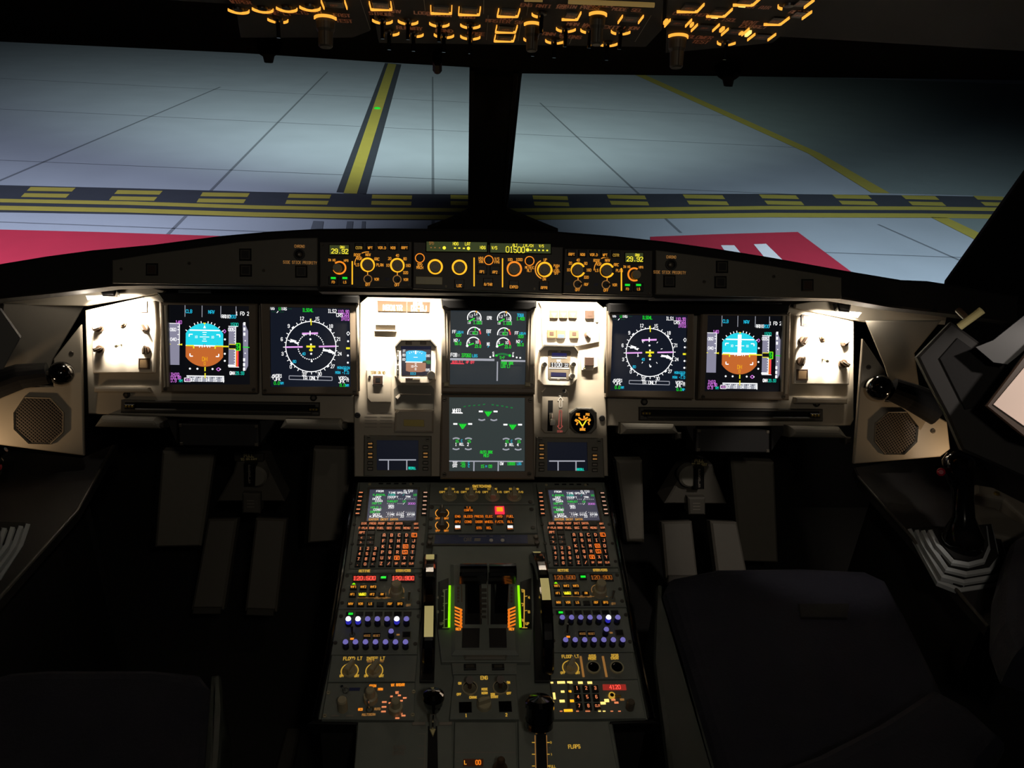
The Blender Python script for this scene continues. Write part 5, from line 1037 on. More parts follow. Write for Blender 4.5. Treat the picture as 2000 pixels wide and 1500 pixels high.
# ------------------------------------------------------------------ overhead panels
def ovh(label, px, py, plate):
    t = T('overhead_panel', label, 'overhead panel', OVH, px, py); b = t.part('panel_plate'); b.poly(plate, -.02, 0, 'ovh_black', .001); t.face = b; return t
HW = .003
def ubutton(t, x0, x1, y, tall=17, hot=False, name='push_button', sides=(1, 1), far=True, em_='e_ovh'):
    b = t.part(name)
    a0, a1 = b.L(x0, y), b.L(x1, y); d = .024; w = .0011
    def wall(xa, ya, xb, yb, flip):
        n = Vector((yb-ya, xa-xb)).normalized()*w*(1 if flip else -1)
        q = [(xa, ya), (xb, yb), (xb+n.x, yb+n.y), (xa+n.x, ya+n.y)]
        b.prism(q, 0, HW, em_)
    if far: wall(a0[0], a0[1], a1[0], a1[1], True)
    if sides[0]: wall(a0[0], a0[1], a0[0], a0[1]+d, False)
    if sides[1]: wall(a1[0], a1[1], a1[0], a1[1]+d, True)
    b.prism([(a0[0]+.0025, a0[1]+.004), (a1[0]-.0025, a0[1]+.004), (a1[0]-.0025, a0[1]+d), (a0[0]+.0025, a0[1]+d)], 0, .0016, 'black', .0004)
    b.ltext('OFF', (a0[0]+a1[0])/2, a0[1]+.013, .005, .0018, 'e_ovhdim', w=.001)
    if hot: xm = (a0[0]+a1[0])/2; b.prism([(xm-.004, a0[1]+.0002), (xm+.004, a0[1]+.0002), (xm+.004, a0[1]-.0008), (xm-.004, a0[1]-.0008)], 0, HW+.0003, 'e_ovhx')
    return b
def uring(t, x, y, w, gap=0, part=None, name='rotary_switch', em_='e_ovh'):
    """glowing collar round a switch: the far half shows below the switch"""
    b = t.part(name); a = b.L(x, y); r = w/2*b.sc(x, y)[0]; cy = a[1]+r; n = 26
    for k in range(n):
        d0, d1 = -170+160*k/n, -170+160*(k+1)/n; m = (d0+d1)/2+90
        if gap and abs(m) < gap: continue
        if part == 'l' and m > -10: continue
        if part == 'r' and m < 10: continue
        c0, s0, c1, s1 = [f(math.radians(v)) for v in (d0, d1) for f in (math.cos, math.sin)]
        b.prism([(a[0]+r*c0, cy+r*s0), (a[0]+r*c1, cy+r*s1), (a[0]+(r+.001)*c1, cy+(r+.001)*s1), (a[0]+(r+.001)*c0, cy+(r+.001)*s0)], 0, HW, em_)
    b.lathe(a[0], cy, [(r*.55, 0), (r*.5, .0025), (1e-4, .003)], 'black', 16)
    if gap: b.tube([(a[0], cy, 0), (a[0], cy-.004, .012), (a[0], cy-.006, .022)], .0026, 'gloss_black', 8)
    return b
def bigknob(t, x, y, w, body=46, mat='ovh_knob'):
    b = t.part('large_knob', label='large hanging grey knob'); a = b.L(x, y); r = w/2*b.sc(x, y)[0]; n = 30; cy = a[1]-r
    for k in range(n):
        d0, d1 = 12+156*k/n, 12+156*(k+1)/n
        c0, s0, c1, s1 = [f(math.radians(v)) for v in (d0, d1) for f in (math.cos, math.sin)]
        b.prism([(a[0]+r*c0, cy+r*s0), (a[0]+r*c1, cy+r*s1), (a[0]+(r-.0015)*c1, cy+(r-.0015)*s1), (a[0]+(r-.0015)*c0, cy+(r-.0015)*s0)], 0, HW+.0005, 'e_ovh')
    h = body*.00068
    b.lathe(a[0], cy, [(r*.85, .004), (r*.8, h*.4), (r*.66, h*.5), (r*.62, h*.95), (r*.5, h)], mat, 20)
    b.tube([(a[0], cy+r*.82, .006), (a[0], cy+r*.64, h*.95)], .0006, 'console_grey', 6)
def legend(t, s2, x, y, h=6):
    t.face.text(s2, x, y, h, .0006, 'e_ovhdim', ws=.5)
t = ovh('left overhead panel with four glowing amber arcs and one large hanging knob', 560, 20, [(448, -60), (715, -60), (724, 60), (690, 74), (470, 74)])
for x, y in ((470, 23), (516.5, 21), (563, 19.5), (608, 17.5)): uring(t, x, y, 38, em_='e_ovh')
uring(t, 545.8, 41.5, 37, gap=22, name='toggle_switch'); bigknob(t, 632.7, 27, 45, 52)
ubutton(t, 634, 677, 14, sides=(1, 1), far=False); ubutton(t, 560, 605, -12); ubutton(t, 480, 520, -14)
for s2, x, y in (('WIPER', 470, 4), ('DOME LT', 540, 26), ('SEAT BELTS', 560, 23), ('FAST', 668, 30), ('TEST', 672, 41), ('BRT', 618, 22)): legend(t, s2, x, y)
t.part('edge_strip').line((702.5, -4), (723, 57), 1.1, .001, 'legend_dim')
t = ovh('middle overhead panel with rows of amber-edged buttons and toggle switches', 960, 30, [(712, -60), (1300, -60), (1292, 60), (1262, 92), (740, 84)])
for p, q in (((766, -4), (771, 19)), ((827.5, -4), (830.5, 21)), ((945, -4), (944.5, 27)), ((953.5, 30), (950, 78)), ((1033, 4), (1028.5, 30)), ((1019, 34), (1012, 80)), ((1272, 30), (1240, 82)), ((1119, 68), (1112, 86))): t.part('edge_strip').line(p, q, 1.2, .001, 'legend_dim')
for x0, x1, y in ((725.5, 764.5, 16), (842.5, 881, 23.5), (896.5, 935.5, 26), (972, 1010.5, 29.5), (968.5, 1006, 60.5), (966, 1002, 78)): ubutton(t, x0, x1, y)
ubutton(t, 1097, 1127, 35.5, sides=(0, 1)); ubutton(t, 1208, 1246, 42, sides=(1, 1), far=False); ubutton(t, 786, 824, -10); ubutton(t, 1045, 1080, -8)
for x, y, p in ((748, 43, None), (797.5, 44.5, None), (858, 49, None), (918, 52, None), (761, 66, 'r'), (808, 69, 'r'), (867, 71, None), (918, 74, None), (1056, 31, 'l'), (1103, 59, None), (1150, 61.5, 'l'), (1209, 64, None), (1040, 79, 'l'), (1082, 82, None), (1184, 87, None)): uring(t, x, y, 37, gap=18, part=p, name='toggle_switch')
bigknob(t, 1042, 41, 36, 48); bigknob(t, 1171, 21, 38, 52)
t.part('guard_bar', label='pale guard bar').tube([(*t.L(1110, 3, .006), .006), (*t.L(1278, 10, .006), .006)], .0028, 'e_ovhpale', 8); t.part('guard_bar', label='pale guard bar').tube([(*t.L(1024, -1, .006), .006), (*t.L(1060, 0, .006), .006)], .0024, 'e_ovhpale', 8)
for s2, x, y in (('NAV & LOGO', 800, 24), ('STROBE', 745, 27), ('BEACON', 858, 29), ('WING', 912, 33), ('RUNWAY', 800, 55), ('LAND', 868, 60), ('NOSE', 930, 66), ('APU', 990, 36), ('MASTER SW', 985, 42), ('ENG ANTI ICE', 1062, 12), ('CABIN PRESS', 1130, 14), ('LDG ELEV', 1170, 10), ('MODE SEL', 1226, 19), ('MAN V/S', 1135, 48), ('SIGNS', 1115, 72), ('EMER EXIT LT', 1186, 53), ('ON', 1240, 55), ('ANN LT', 1085, 67)): legend(t, s2, x, y)
t = ovh('right overhead panel with tilted amber-edged buttons and one large hanging knob', 1430, 30, [(1304, -60), (1590, -60), (1574, 30), (1510, 84), (1300, 104)])
for x0, x1, y, h_ in ((1322, 1361, 20, 0), (1379.5, 1415, 29, 1), (1431.7, 1470, 7, 1), (1492, 1524, 45, 0)): ubutton(t, x0, x1, y, hot=bool(h_), sides=(0, 1))
for x0, x1, y in ((1299, 1338, 49), (1351, 1391, 58), (1410, 1448, 66), (1461, 1499, 76)): ubutton(t, x0, x1, y, far=False)
for x, y, w in ((1461, 69, 6), (1300, 46, 5), (1410, 61, 5), (1447, 67, 4), (1351, 52, 4)): b = t.part('lit_corner'); b.box(x, y, w, w*1.2, 0, .004, 'e_ovhx' if x == 1461 else 'e_ovh', .0004)
uring(t, 1532, 15, 38, part='l'); bigknob(t, 1330, 64, 43, 58); uring(t, 1413.7, 85, 36, gap=20, name='toggle_switch'); ubutton(t, 1535, 1566, 34, far=False, sides=(0, 1)); ubutton(t, 1540, 1570, 12, far=False, sides=(0, 1))
for s2, x, y in (('CARGO HEAT', 1352, 28), ('AFT ISOL', 1410, 38), ('HOT AIR', 1480, 14), ('VENT', 1465, 44), ('EXTRACT', 1472, 52), ('AUDIO', 1560, 24), ('BLOWER', 1368, 73), ('TEST', 1368, 82)): legend(t, s2, x, y)

# ------------------------------------------------------------------ windows and cockpit shell
t = T('ceiling', 'dark cockpit ceiling around the overhead panels', None, OVH, 980, -20, kind='structure')
b = t.part('ceiling_lining', kind='structure')
for pts in ([(-1.6, -.02), (1.6, -.02), (1.6, 1.6), (-1.6, 1.6)],): 
    o = Vector((t.c[0], t.c[1])); b.prism([(x-o.x, y-o.y) for x, y in pts], -.06, -.022, 'ovh_black')
t = T('wall_front', 'dark windshield frame with header and posts', None, WS, 965, 300, kind='structure')
b = t.part('header', kind='structure')
b.poly([(-400, 60), (0, 83), (470, 105), (760, 124), (917, 133), (920, 150), (1015, 152), (1020, 145), (1400, 150), (2000, 158), (2400, 168), (2400, -500), (-400, -500)], -.05, 0, 'soft_black', .002)
b = t.part('centre_post', kind='structure')
b.poly([(917, 128), (1021, 138), (1018, 160), (992, 412), (1030, 428), (1090, 452), (1090, 520), (830, 520), (835, 447), (880, 430), (914, 413)], -.008, .0, 'soft_black', .003)
for p in ([(918, 138), (927, 139), (923, 420), (915, 412)], [(1003, 142), (1013, 143), (986, 412), (980, 412)]): q = b.t.part('post_edge', kind='structure'); q.poly(p, 0, .004, 'lining_dark', .001)
b = t.part('right_post', kind='structure')
b.poly([(2010, 330), (1846, 556), (1840, 600), (1870, 940), (2600, 940), (2500, 330)], -.012, .0, 'soft_black', .003)
for k, (lab, pts) in enumerate((('clear left windshield pane looking over the taxiway line', [(-400, 50), (922, 125), (920, 420), (835, 460), (600, 470), (-400, 620)]), ('clear right windshield pane looking over the red ground marking', [(1015, 140), (2060, 150), (2020, 330), (1850, 570), (1000, 470), (985, 410)]))):
    t = T('window_%d' % (k+1), lab, None, WS, *[sum(p[i] for p in pts)/len(pts) for i in (0, 1)], kind='structure', off=-.03)
    b = t.part('pane', kind='structure'); b.poly(pts, -.004, 0, 'glass')
m = bpy.data.materials.new('glass'); m.use_nodes = True; nt = m.node_tree; nt.nodes.clear()
o_n = nt.nodes.new('ShaderNodeOutputMaterial'); mx = nt.nodes.new('ShaderNodeMixShader'); tr = nt.nodes.new('ShaderNodeBsdfTransparent'); gl = nt.nodes.new('ShaderNodeBsdfGlossy')
tr.inputs[0].default_value = (.97, .985, .98, 1); gl.inputs['Roughness'].default_value = .02
mx.inputs[0].default_value = .025; nt.links.new(tr.outputs[0], mx.inputs[1]); nt.links.new(gl.outputs[0], mx.inputs[2]); nt.links.new(mx.outputs[0], o_n.inputs[0]); MATS['glass'] = m
for x, y, lab in ((525, 110, 'black moulded sun visor hook at the top of the left windshield'), (1423, 156, 'black moulded sun visor hook at the top of the right windshield')):
    t = T('visor_hook', lab, 'hook', WS, x, y); b = t.part('hook'); b.poly([(x-25, y-8), (x+24, y-6), (x+18, y-1), (x+11, y+3), (x+8, y+16), (x-9, y+15), (x-12, y+3), (x-20, y-2)], -.005, .02, 'soft_black', .003)
t = T('compass_stub', 'small dark red rounded stub hanging from the header left of the centre post', 'stub', WS, 854, 138); b = t.part('stub'); b.poly([(845, 124), (863, 126), (863, 143), (859, 148), (849, 148), (845, 142)], 0, .02, 'button_brown', .004)

# ------------------------------------------------------------------ the apron outside at night
t = T('ground', 'concrete apron at night seen through the windshield', None, GROUND, 830, 300, kind='structure')
mk('concrete', '8b8f96', .85, vary=.12, scale=.6, bump=.3); mk('paint_yellow', '938434', .7, vary=.12, scale=3); mk('paint_black', '24262e', .8, vary=.2, scale=3); mk('paint_red', '98182f', .75, vary=.1, scale=2); mk('paint_white', 'c8c4c8', .7, vary=.1, scale=2); mk('joint', '595c62', .9)
b = t.part('concrete_slab', kind='structure'); b.face([(-180, -14, 0), (180, -14, 0), (180, 600, 0), (-180, 600, 0)], 'concrete')
j = t.part('slab_joints', kind='structure')
inv = t.o.matrix_world.inverted()
def gp(px, py): v = inv @ GROUND.hit(px, py); return (v.x, v.y)
for p, q in (((60, 321), (430, 170)), ((345, 458), (640, 140)), ((851, 378), (845, 150)), ((1030, 170), (1330, 455)), ((1530, 335), (1900, 520))):
    A_, B_ = gp(*p), gp(*q); x = (A_[0]+B_[0])/2; j.seg((A_[0], A_[1]-6), (B_[0], B_[1]), .07, .004, 'joint')
for py in (255, 352, 470, 197): y = gp(830, py)[1]; j.seg((-60, y+1.2), (60, y-.8), .05, .004, 'joint')
def mark(name, polys, mat, z, lab=None):
    b = t.part(name, kind='structure')
    for pts in polys: b.face([(x, y, z) for x, y in ccw([gp(*p) for p in pts])], mat)
    return b
mk('shoulder', '626b69', .9, vary=.12, scale=.8, bump=.3)
mark('asphalt_shoulder', [[(1243, 139), (1602, 300), (1738, 378), (2200, 390), (2300, 175)], [(1850, 426), (1960, 478), (2150, 560), (2200, 430)]], 'shoulder', .005)
mark('taxiway_line_border', [[(657, 376), (752, 123), (784, 126), (715, 380)]], 'paint_black', .006)
mark('taxiway_line', [[(671, 378), (758, 124), (774, 126), (697, 379)]], 'paint_yellow', .010)
mark('taxiway_edge_line', [[(1222, 138), (1243, 139), (1602, 300), (1738, 378), (1702, 377), (1578, 300)], [(1818, 425), (1850, 426), (1960, 478), (1925, 479)]], 'paint_yellow', .010)
b = t.part('centreline_light', kind='structure', label='green taxiway centreline light'); v = gp(737, 213); b.lathe(v[0], v[1], [(.12, 0), (.12, .05), (.08, .07)], 'e_green', 12)
mark('hold_line_bed', [[(-120, 358), (0, 362), (250, 368), (500, 375), (700, 379), (960, 380), (1250, 379), (1500, 379), (1800, 382), (2100, 388), (2100, 428), (1800, 426), (1500, 425), (1250, 427), (960, 431), (700, 430), (500, 425), (250, 419), (0, 415), (-120, 412)]], 'paint_black', .006)
xs_ = (-120, 0, 250, 500, 700, 960, 1250, 1500, 1800, 2100); top_ = (385, 389, 394, 402, 406, 408, 406, 403, 404, 408)
def band(d0, d1): return [(x, y+d0) for x, y in zip(xs_, top_)] + [(x, y+d1) for x, y in reversed(list(zip(xs_, top_)))]
mark('hold_line', [band(0, 7), band(13.5, 22)], 'paint_yellow', .010)
ds = []
for x, w, y, sh in ((60, 88, 366, -19), (230, 88, 372, -17), (396, 92, 376.5, -12), (565, 82, 379.5, -8), (727, 78, 381, -2), (880, 72, 381.5, 0), (1040, 68, 382.5, 4), (1185, 74, 381, 9), (1333, 78, 380.5, 13), (1482, 72, 380.5, 17), (1625, 70, 380.5, 20), (1760, 66, 382, 22), (1900, 58, 383, 24)):
    ds += [[(x, y), (x+w, y+1.6), (x+w+sh*.4, y+9), (x+sh*.4, y+7.5)], [(x+sh*.62, y+12), (x+w+sh*.62, y+13.6), (x+w+sh, y+21), (x+sh, y+19.5)]]
mark('hold_dashes', ds, 'paint_yellow', .010)
mark('red_instruction_marking', [[(-300, 440), (0, 449), (200, 454), (440, 462), (520, 470), (420, 540), (-300, 640)], [(1270, 463), (1400, 458), (1558, 453.5), (1690, 552), (1700, 640), (1270, 600)]], 'paint_red', .008)
mark('white_characters', [[(1408, 480), (1434, 480), (1475, 530), (1440, 530)], [(1472, 478), (1496, 477), (1545, 525), (1510, 525)]], 'paint_white', .012)
mark('tyre_marks', [[(612, 432), (632, 433), (627, 470), (600, 470)], [(678, 433), (690, 433), (686, 470), (672, 470)], [(707, 433), (714, 433), (712, 470), (704, 470)]], 'joint', .010)
# ------------------------------------------------------------------ floor, side walls and consoles
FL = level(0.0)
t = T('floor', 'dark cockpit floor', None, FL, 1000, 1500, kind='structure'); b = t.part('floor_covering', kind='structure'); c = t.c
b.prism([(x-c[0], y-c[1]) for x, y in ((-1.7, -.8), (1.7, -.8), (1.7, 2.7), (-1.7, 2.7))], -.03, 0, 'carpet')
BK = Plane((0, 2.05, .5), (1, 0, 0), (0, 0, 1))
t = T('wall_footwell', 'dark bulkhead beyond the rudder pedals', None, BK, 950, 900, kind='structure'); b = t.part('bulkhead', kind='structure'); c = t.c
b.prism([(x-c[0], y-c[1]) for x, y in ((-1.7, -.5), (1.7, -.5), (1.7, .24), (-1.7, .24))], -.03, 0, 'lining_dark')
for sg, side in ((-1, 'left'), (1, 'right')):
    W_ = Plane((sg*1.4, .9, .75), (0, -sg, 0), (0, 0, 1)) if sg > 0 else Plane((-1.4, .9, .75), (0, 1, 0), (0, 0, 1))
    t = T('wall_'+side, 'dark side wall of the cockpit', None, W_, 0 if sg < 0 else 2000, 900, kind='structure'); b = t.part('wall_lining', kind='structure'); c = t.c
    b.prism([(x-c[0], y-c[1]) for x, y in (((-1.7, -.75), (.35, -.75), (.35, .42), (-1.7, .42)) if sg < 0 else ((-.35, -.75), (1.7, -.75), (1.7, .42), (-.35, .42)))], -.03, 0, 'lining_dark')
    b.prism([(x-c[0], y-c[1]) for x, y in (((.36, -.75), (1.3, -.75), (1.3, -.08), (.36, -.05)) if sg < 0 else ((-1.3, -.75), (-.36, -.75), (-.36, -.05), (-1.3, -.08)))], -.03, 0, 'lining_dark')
    # triangular lining between shelf and side wall
LF = MAIN
def flatthing(name, label, cat, pl, pts, mat, th=.01, off=0.0, ch=.002, part='sheet', group=None, rnd=0):
    t = T(name, label, cat, pl, *[sum(p[i] for p in pts)/len(pts) for i in (0, 1)], off=off, group=group)
    b = t.part(part); b.poly(pts, -th, 0, mat, ch, rnd=rnd); return t
def yawed(px, py, depth, yaw, pitch):
    """a facing surface through the pixel at a given distance, turned by yaw and leaned by pitch"""
    o = EYE + ray(px, py)*depth; y, p = math.radians(yaw), math.radians(pitch)
    u = Vector((math.cos(y), math.sin(y), 0)); n = Vector((math.sin(y)*math.cos(p), -math.cos(y)*math.cos(p), math.sin(p)))
    return Plane(o, u, n.cross(u))
SL, SR = yawed(160, 760, 1.78, 12, 22), yawed(1680, 780, 1.78, -12, 22)
def speaker(side, pl, plate, octa, ball_, scr, hose):
    t = T('loudspeaker_panel', 'grey side panel with an octagonal loudspeaker grille, far %s of the instrument panel' % side, 'speaker panel', pl, *octa[0])
    b = t.part('panel_plate'); b.poly(plate, -.012, 0, 'board', .002)
    g_ = t.part('speaker_grille', label='brown mesh speaker grille'); sgn = 1
    q = ccw([g_.L(*p) for p in octa]); qi = inset(q, .0035)
    rings = [[(x, y, .0003) for x, y in q], [(x, y, .007) for x, y in inset(q, .0012)], [(x, y, .0012) for x, y in qi]]
    g_.loft(rings, 'board', False, False); g_.face([(x, y, .0008) for x, y in qi], 'pit')
    x0, x1 = min(p[0] for p in qi), max(p[0] for p in qi); y0, y1 = min(p[1] for p in qi), max(p[1] for p in qi)
    def clip(a, d):
        lo, hi = -1e9, 1e9
        for i in range(len(qi)):
            p, r_ = Vector(qi[i-1]), Vector(qi[i]); e = r_-p; n = Vector((-e.y, e.x)); den = n.dot(d); num = n.dot(p-a)
            if abs(den) < 1e-9: continue
            s_ = num/den
            if den > 0: lo = max(lo, s_)
            else: hi = min(hi, s_)
        return (lo, hi) if hi > lo else None
    cxm = Vector(((x0+x1)/2, (y0+y1)/2))
    for a in (40, -50):
        d = Vector((math.cos(math.radians(a)), math.sin(math.radians(a)))); n = Vector((-d.y, d.x))
        for k in range(-13, 14):
            o = cxm + n*(k*.0048); c_ = clip(o, d)
            if c_: g_.seg(o+d*c_[0], o+d*c_[1], .0021, .0036 - (.0008 if a > 0 else 0), 'grille')
    screws(t, scr, 5, 0)
    t2 = T('air_outlet', 'glossy black ball air outlet with duct above the %s loudspeaker grille' % side, 'air outlet', pl, *ball_)
    b = t2.part('ball'); b.smooth = True; R = 26*b.sc(*ball_)[0]; c = b.L(*ball_, R+.001); b.ball((*c, R+.001), R, 'gloss_black', 24)
    d_ = t2.part('duct'); d_.tube([(*d_.L(*hose[0], R), R), (*d_.L(*hose[1], R), R*1.1), (*d_.L(*hose[2], R), R*1.35)], .03, 'soft_black', 18, [R*.9, R*1.05, R*1.25])
    n_ = t2.part('nozzle'); n_.cyl(*hose[0], 5, [(1, .02), (1, .035), (.7, .036)], 'knob_dark', 14)
    return t
speaker('left', SL, [(158, 634), (164, 890), (0, 869), (-60, 862), (-60, 800), (0, 777), (35, 755), (104, 754), (104, 702)], [(48, 774), (100, 775.5), (126.5, 805), (126, 844), (100, 868), (57, 867), (27.5, 838), (27, 805)], (120, 729), [(139, 690)], [(93, 729), (40, 735), (-60, 770)])
speaker('right', SR, [(1686, 662), (1668, 906), (1837, 892), (1856, 877), (1850, 824), (1784, 787), (1729, 783), (1729, 725)], [(1733, 803), (1770, 803), (1793, 832), (1790, 863), (1765, 888), (1727, 888), (1706, 862), (1708, 826)], (1718, 757), [(1823, 842), (1697, 717)], [(1742, 760), (1780, 775), (1830, 800)])
# inner side linings under the shelf ends
LL = yawed(100, 640, 1.84, 30, 10); LR = yawed(1760, 650, 1.84, -30, 10)
flatthing('side_lining', 'dim beige lining sheet below the left end of the shelf, above the black air duct', 'lining', LL, [(6, 593), (166, 596), (104, 702), (90, 745), (-40, 760), (-40, 640), (38, 660), (4, 610)], 'lining')
flatthing('side_lining', 'dim beige lining sheet below the right end of the shelf, above the black air duct', 'lining', LR, [(1690, 627), (1838, 627), (1786, 690), (1800, 790), (1745, 775), (1727, 715)], 'lining')
flatthing('document_holder', 'grey corner of a holder at the far left edge under the shelf', 'holder', yawed(10, 660, 1.5, 25, 15), [(-60, 590), (0, 605), (40, 661), (6, 722), (-60, 735)], 'holder_grey', .03)
# right-hand window ledge, chart holder, paper and latch
t = flatthing('chart_holder', 'large dark grey chart holder leaning below the right side post', 'holder', yawed(1860, 720, 1.45, -28, 25), [(1858, 628), (1791, 697), (1812, 740), (1850, 812), (1880, 880), (2060, 960), (2060, 860), (1940, 792), (1990, 730), (1905, 662)], 'console_grey', .03, ch=.004, part='backing')
b = t.part('inner_pad'); b.poly([(1870, 660), (1835, 700), (1885, 800), (1935, 790), (1975, 735)], 0, .004, 'soft_black', .001)
flatthing('clear_sleeve', 'greyish transparent plastic sleeve lying on the right window ledge', 'sleeve', yawed(1950, 670, 1.42, -28, 25), [(1905, 678), (1940, 664), (2000, 616), (2060, 575), (2060, 640), (1968, 712), (1940, 708)], 'sleeve_grey', .003, ch=.0005)
t = flatthing('paper_chart', 'white paper sheet on a dark clipboard at the right edge', 'paper', yawed(1980, 770, 1.38, -28, 25), [(1940, 790), (2000, 718), (2090, 640), (2120, 880), (2000, 832)], 'paper', .002, ch=.0003)
b = t.part('clipboard'); b.poly([(1925, 793), (2003, 690), (2110, 590), (2150, 900), (1998, 852)], -.012, -.003, 'button_brown', .002)
t = T('window_latch', 'cream T-shaped window latch at the foot of the right side post', 'latch', yawed(1895, 620, 1.42, -28, 15), 1895, 625)
b = t.part('handle_bar'); b.tube([(*b.L(1874, 638, .02), .02), (*b.L(1918, 606, .03), .03)], .006, 'cream', 12); b = t.part('stem'); b.tube([(*b.L(1872, 606, .0), 0), (*b.L(1888, 622, .02), .022)], .005, 'knob_brown', 10)
# side consoles
CZ = level(.58)
def console(side, top, inner):
    t = T('side_console', 'dark low side console beside the %s seat with a painted edge highlight' % side, 'console', CZ, *top[0])
    b = t.part('top_plate'); b.poly(top, -.02, 0, 'console_grey', .003)
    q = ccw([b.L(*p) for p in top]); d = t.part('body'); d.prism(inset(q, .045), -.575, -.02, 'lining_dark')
    e = t.part('edge_trim', label='lighter strip as edge highlight'); e.tube([(*e.L(*p, .0), .001) for p in inner], .0035, 'panel_black', 8)  # lighter tube stands in for the highlight along the console's inner edge
console('left', [(228, 864), (160, 893), (-80, 868), (-260, 890), (-260, 1190), (-60, 1235), (0, 1168), (150, 1000)], [(222, 872), (150, 1000), (0, 1168), (-60, 1235)])
console('right', [(1668, 912), (1680, 938), (1780, 1050), (1884, 1172), (1930, 1225), (2250, 1150), (2200, 900), (1856, 880)], [(1676, 932), (1780, 1050), (1884, 1172), (1930, 1225)])
# sidesticks with stepped gaiters
def sidestick(side, foot, pads, col, head, btn, flare):
    t = T('sidestick', 'black sidestick with red button on a stepped grey gaiter, %s of the cockpit' % side, 'sidestick', CZ, *foot, off=.002)
    for k, pts in enumerate(pads):
        g_ = t.part('gaiter_step', label='grey rubber gaiter step'); z = .004+.013*k
        g_.poly([p for p in pts], z-.012, z, 'gaiter', .004); 
        gr = t.part('gaiter_groove', label='black gaiter groove'); q = ccw([gr.L(*p, z) for p in pts]); gr.prism(inset(q, .0055), z, z+.0035, 'pit')
    def up(px, py, h): v = t.L(px, py, h); return Vector((v[0], v[1], h))
    b = t.part('grip'); b.smooth = True
    pts = [up(*p) for p in col]; b.tube(pts, .02, 'gloss_black', 20, [flare, flare*.95, .019, .018, .0185, .022, .027, .027, .020, .006])
    r_ = t.part('red_button', label='red button'); p = up(*btn); d = (t.o.matrix_world.inverted().to_3x3() @ (EYE - t.o.matrix_world @ p)).normalized()
    r_.tube([p-d*.012, p+d*.010, p+d*.012], .007, 'red_button', 14, [.0075, .007, .004])
    h = t.part('trigger_guard'); a = up(*head); h.tube([a, a+Vector((.012, -.004, .02)), a+Vector((.026, -.002, .028))], .006, 'gloss_black', 12, [.008, .007, .004])
sidestick('right', (1880, 1090), [[(1774, 1030), (1790, 1058), (1832, 1134), (1878, 1152), (1946, 1142), (1990, 1128), (1960, 1020)], [(1788, 1032), (1802, 1060), (1840, 1124), (1885, 1136), (1946, 1126), (1975, 1110), (1950, 1020)], [(1800, 1033), (1814, 1060), (1848, 1110), (1890, 1120), (1938, 1112), (1955, 1090), (1940, 1022)], [(1814, 1032), (1830, 1062), (1860, 1096), (1895, 1102), (1926, 1094), (1936, 1070), (1930, 1024)]],
          [(1880, 1060, .05), (1880, 1045, .07), (1882, 1010, .10), (1881, 980, .125), (1880, 955, .145), (1876, 936, .16), (1872, 918, .175), (1872, 900, .19), (1873, 886, .20), (1873, 882, .204)], (1846, 905, .18), (1838, 922, .175), .036)
sidestick('left', (20, 1070), [[(58, 1020), (44, 1060), (0, 1128), (-60, 1140), (-120, 1100), (-80, 1015)], [(44, 1024), (30, 1062), (-8, 1116), (-60, 1124), (-110, 1090), (-75, 1018)], [(28, 1026), (16, 1062), (-16, 1104), (-60, 1110), (-98, 1080), (-70, 1022)], [(12, 1028), (0, 1060), (-26, 1092), (-60, 1096), (-86, 1070), (-64, 1026)]],
          [(-48, 1058, .05), (-48, 1040, .07), (-46, 1005, .10), (-45, 980, .125), (-42, 955, .145), (-38, 936, .16), (-34, 918, .175), (-32, 900, .19), (-33, 886, .20), (-33, 882, .204)], (-12, 905, .18), (-6, 912, .178), .036)
# curved storage shells beyond the right stick
t = T('storage_shell', 'two warm-lit curved storage shells beyond the right sidestick', 'storage', CZ, 1960, 980, off=.01)
for pts in ([(1904, 944), (1940, 950), (2010, 985), (2060, 1010), (2060, 1045), (2000, 1010), (1960, 975), (1904, 964)], [(1904, 982), (1945, 990), (1990, 1018), (2040, 1040), (2010, 1060), (1960, 1048), (1920, 1040), (1904, 1012)]):
    b = t.part('shell'); b.poly(pts, -.02, .02, 'lining', .008, rnd=3)
b = t.part('fastener'); b.cyl(1948, 962, 5, [(1, .02), (.8, .024)], 'brass', 12)
# ------------------------------------------------------------------ rudder pedals and foot plates
FT = tilt(1.62, -1.15, 12)
def pedal(label, pts, th=.03):
    t = flatthing('rudder_pedal', label, 'pedal', FT, pts, 'pedal_tall', th, ch=.006, part='pedal_plate')
    b = t.part('edge_trim'); b.poly([(pts[0][0]-7, pts[0][1]), (pts[0][0]-1, pts[0][1]), (pts[3][0]-1, pts[3][1]), (pts[3][0]-8, pts[3][1])], -th, .004, 'black', .001)
pedal('tall grey rudder pedal plate left of the left pedal adjuster', [(316, 882), (418, 884), (392, 1068), (302, 1070)]); pedal('tall grey rudder pedal plate between left adjuster and pedestal', [(612, 878), (692, 880), (664, 1058), (601, 1062)])
pedal('tall grey rudder pedal plate between pedestal and right adjuster', [(1204, 900), (1255, 900), (1259, 1062), (1226, 1060)]); pedal('tall grey rudder pedal plate right of the right pedal adjuster', [(1428, 900), (1513, 904), (1521, 1100), (1446, 1098)])
F2 = tilt(1.42, -1.12, 30)
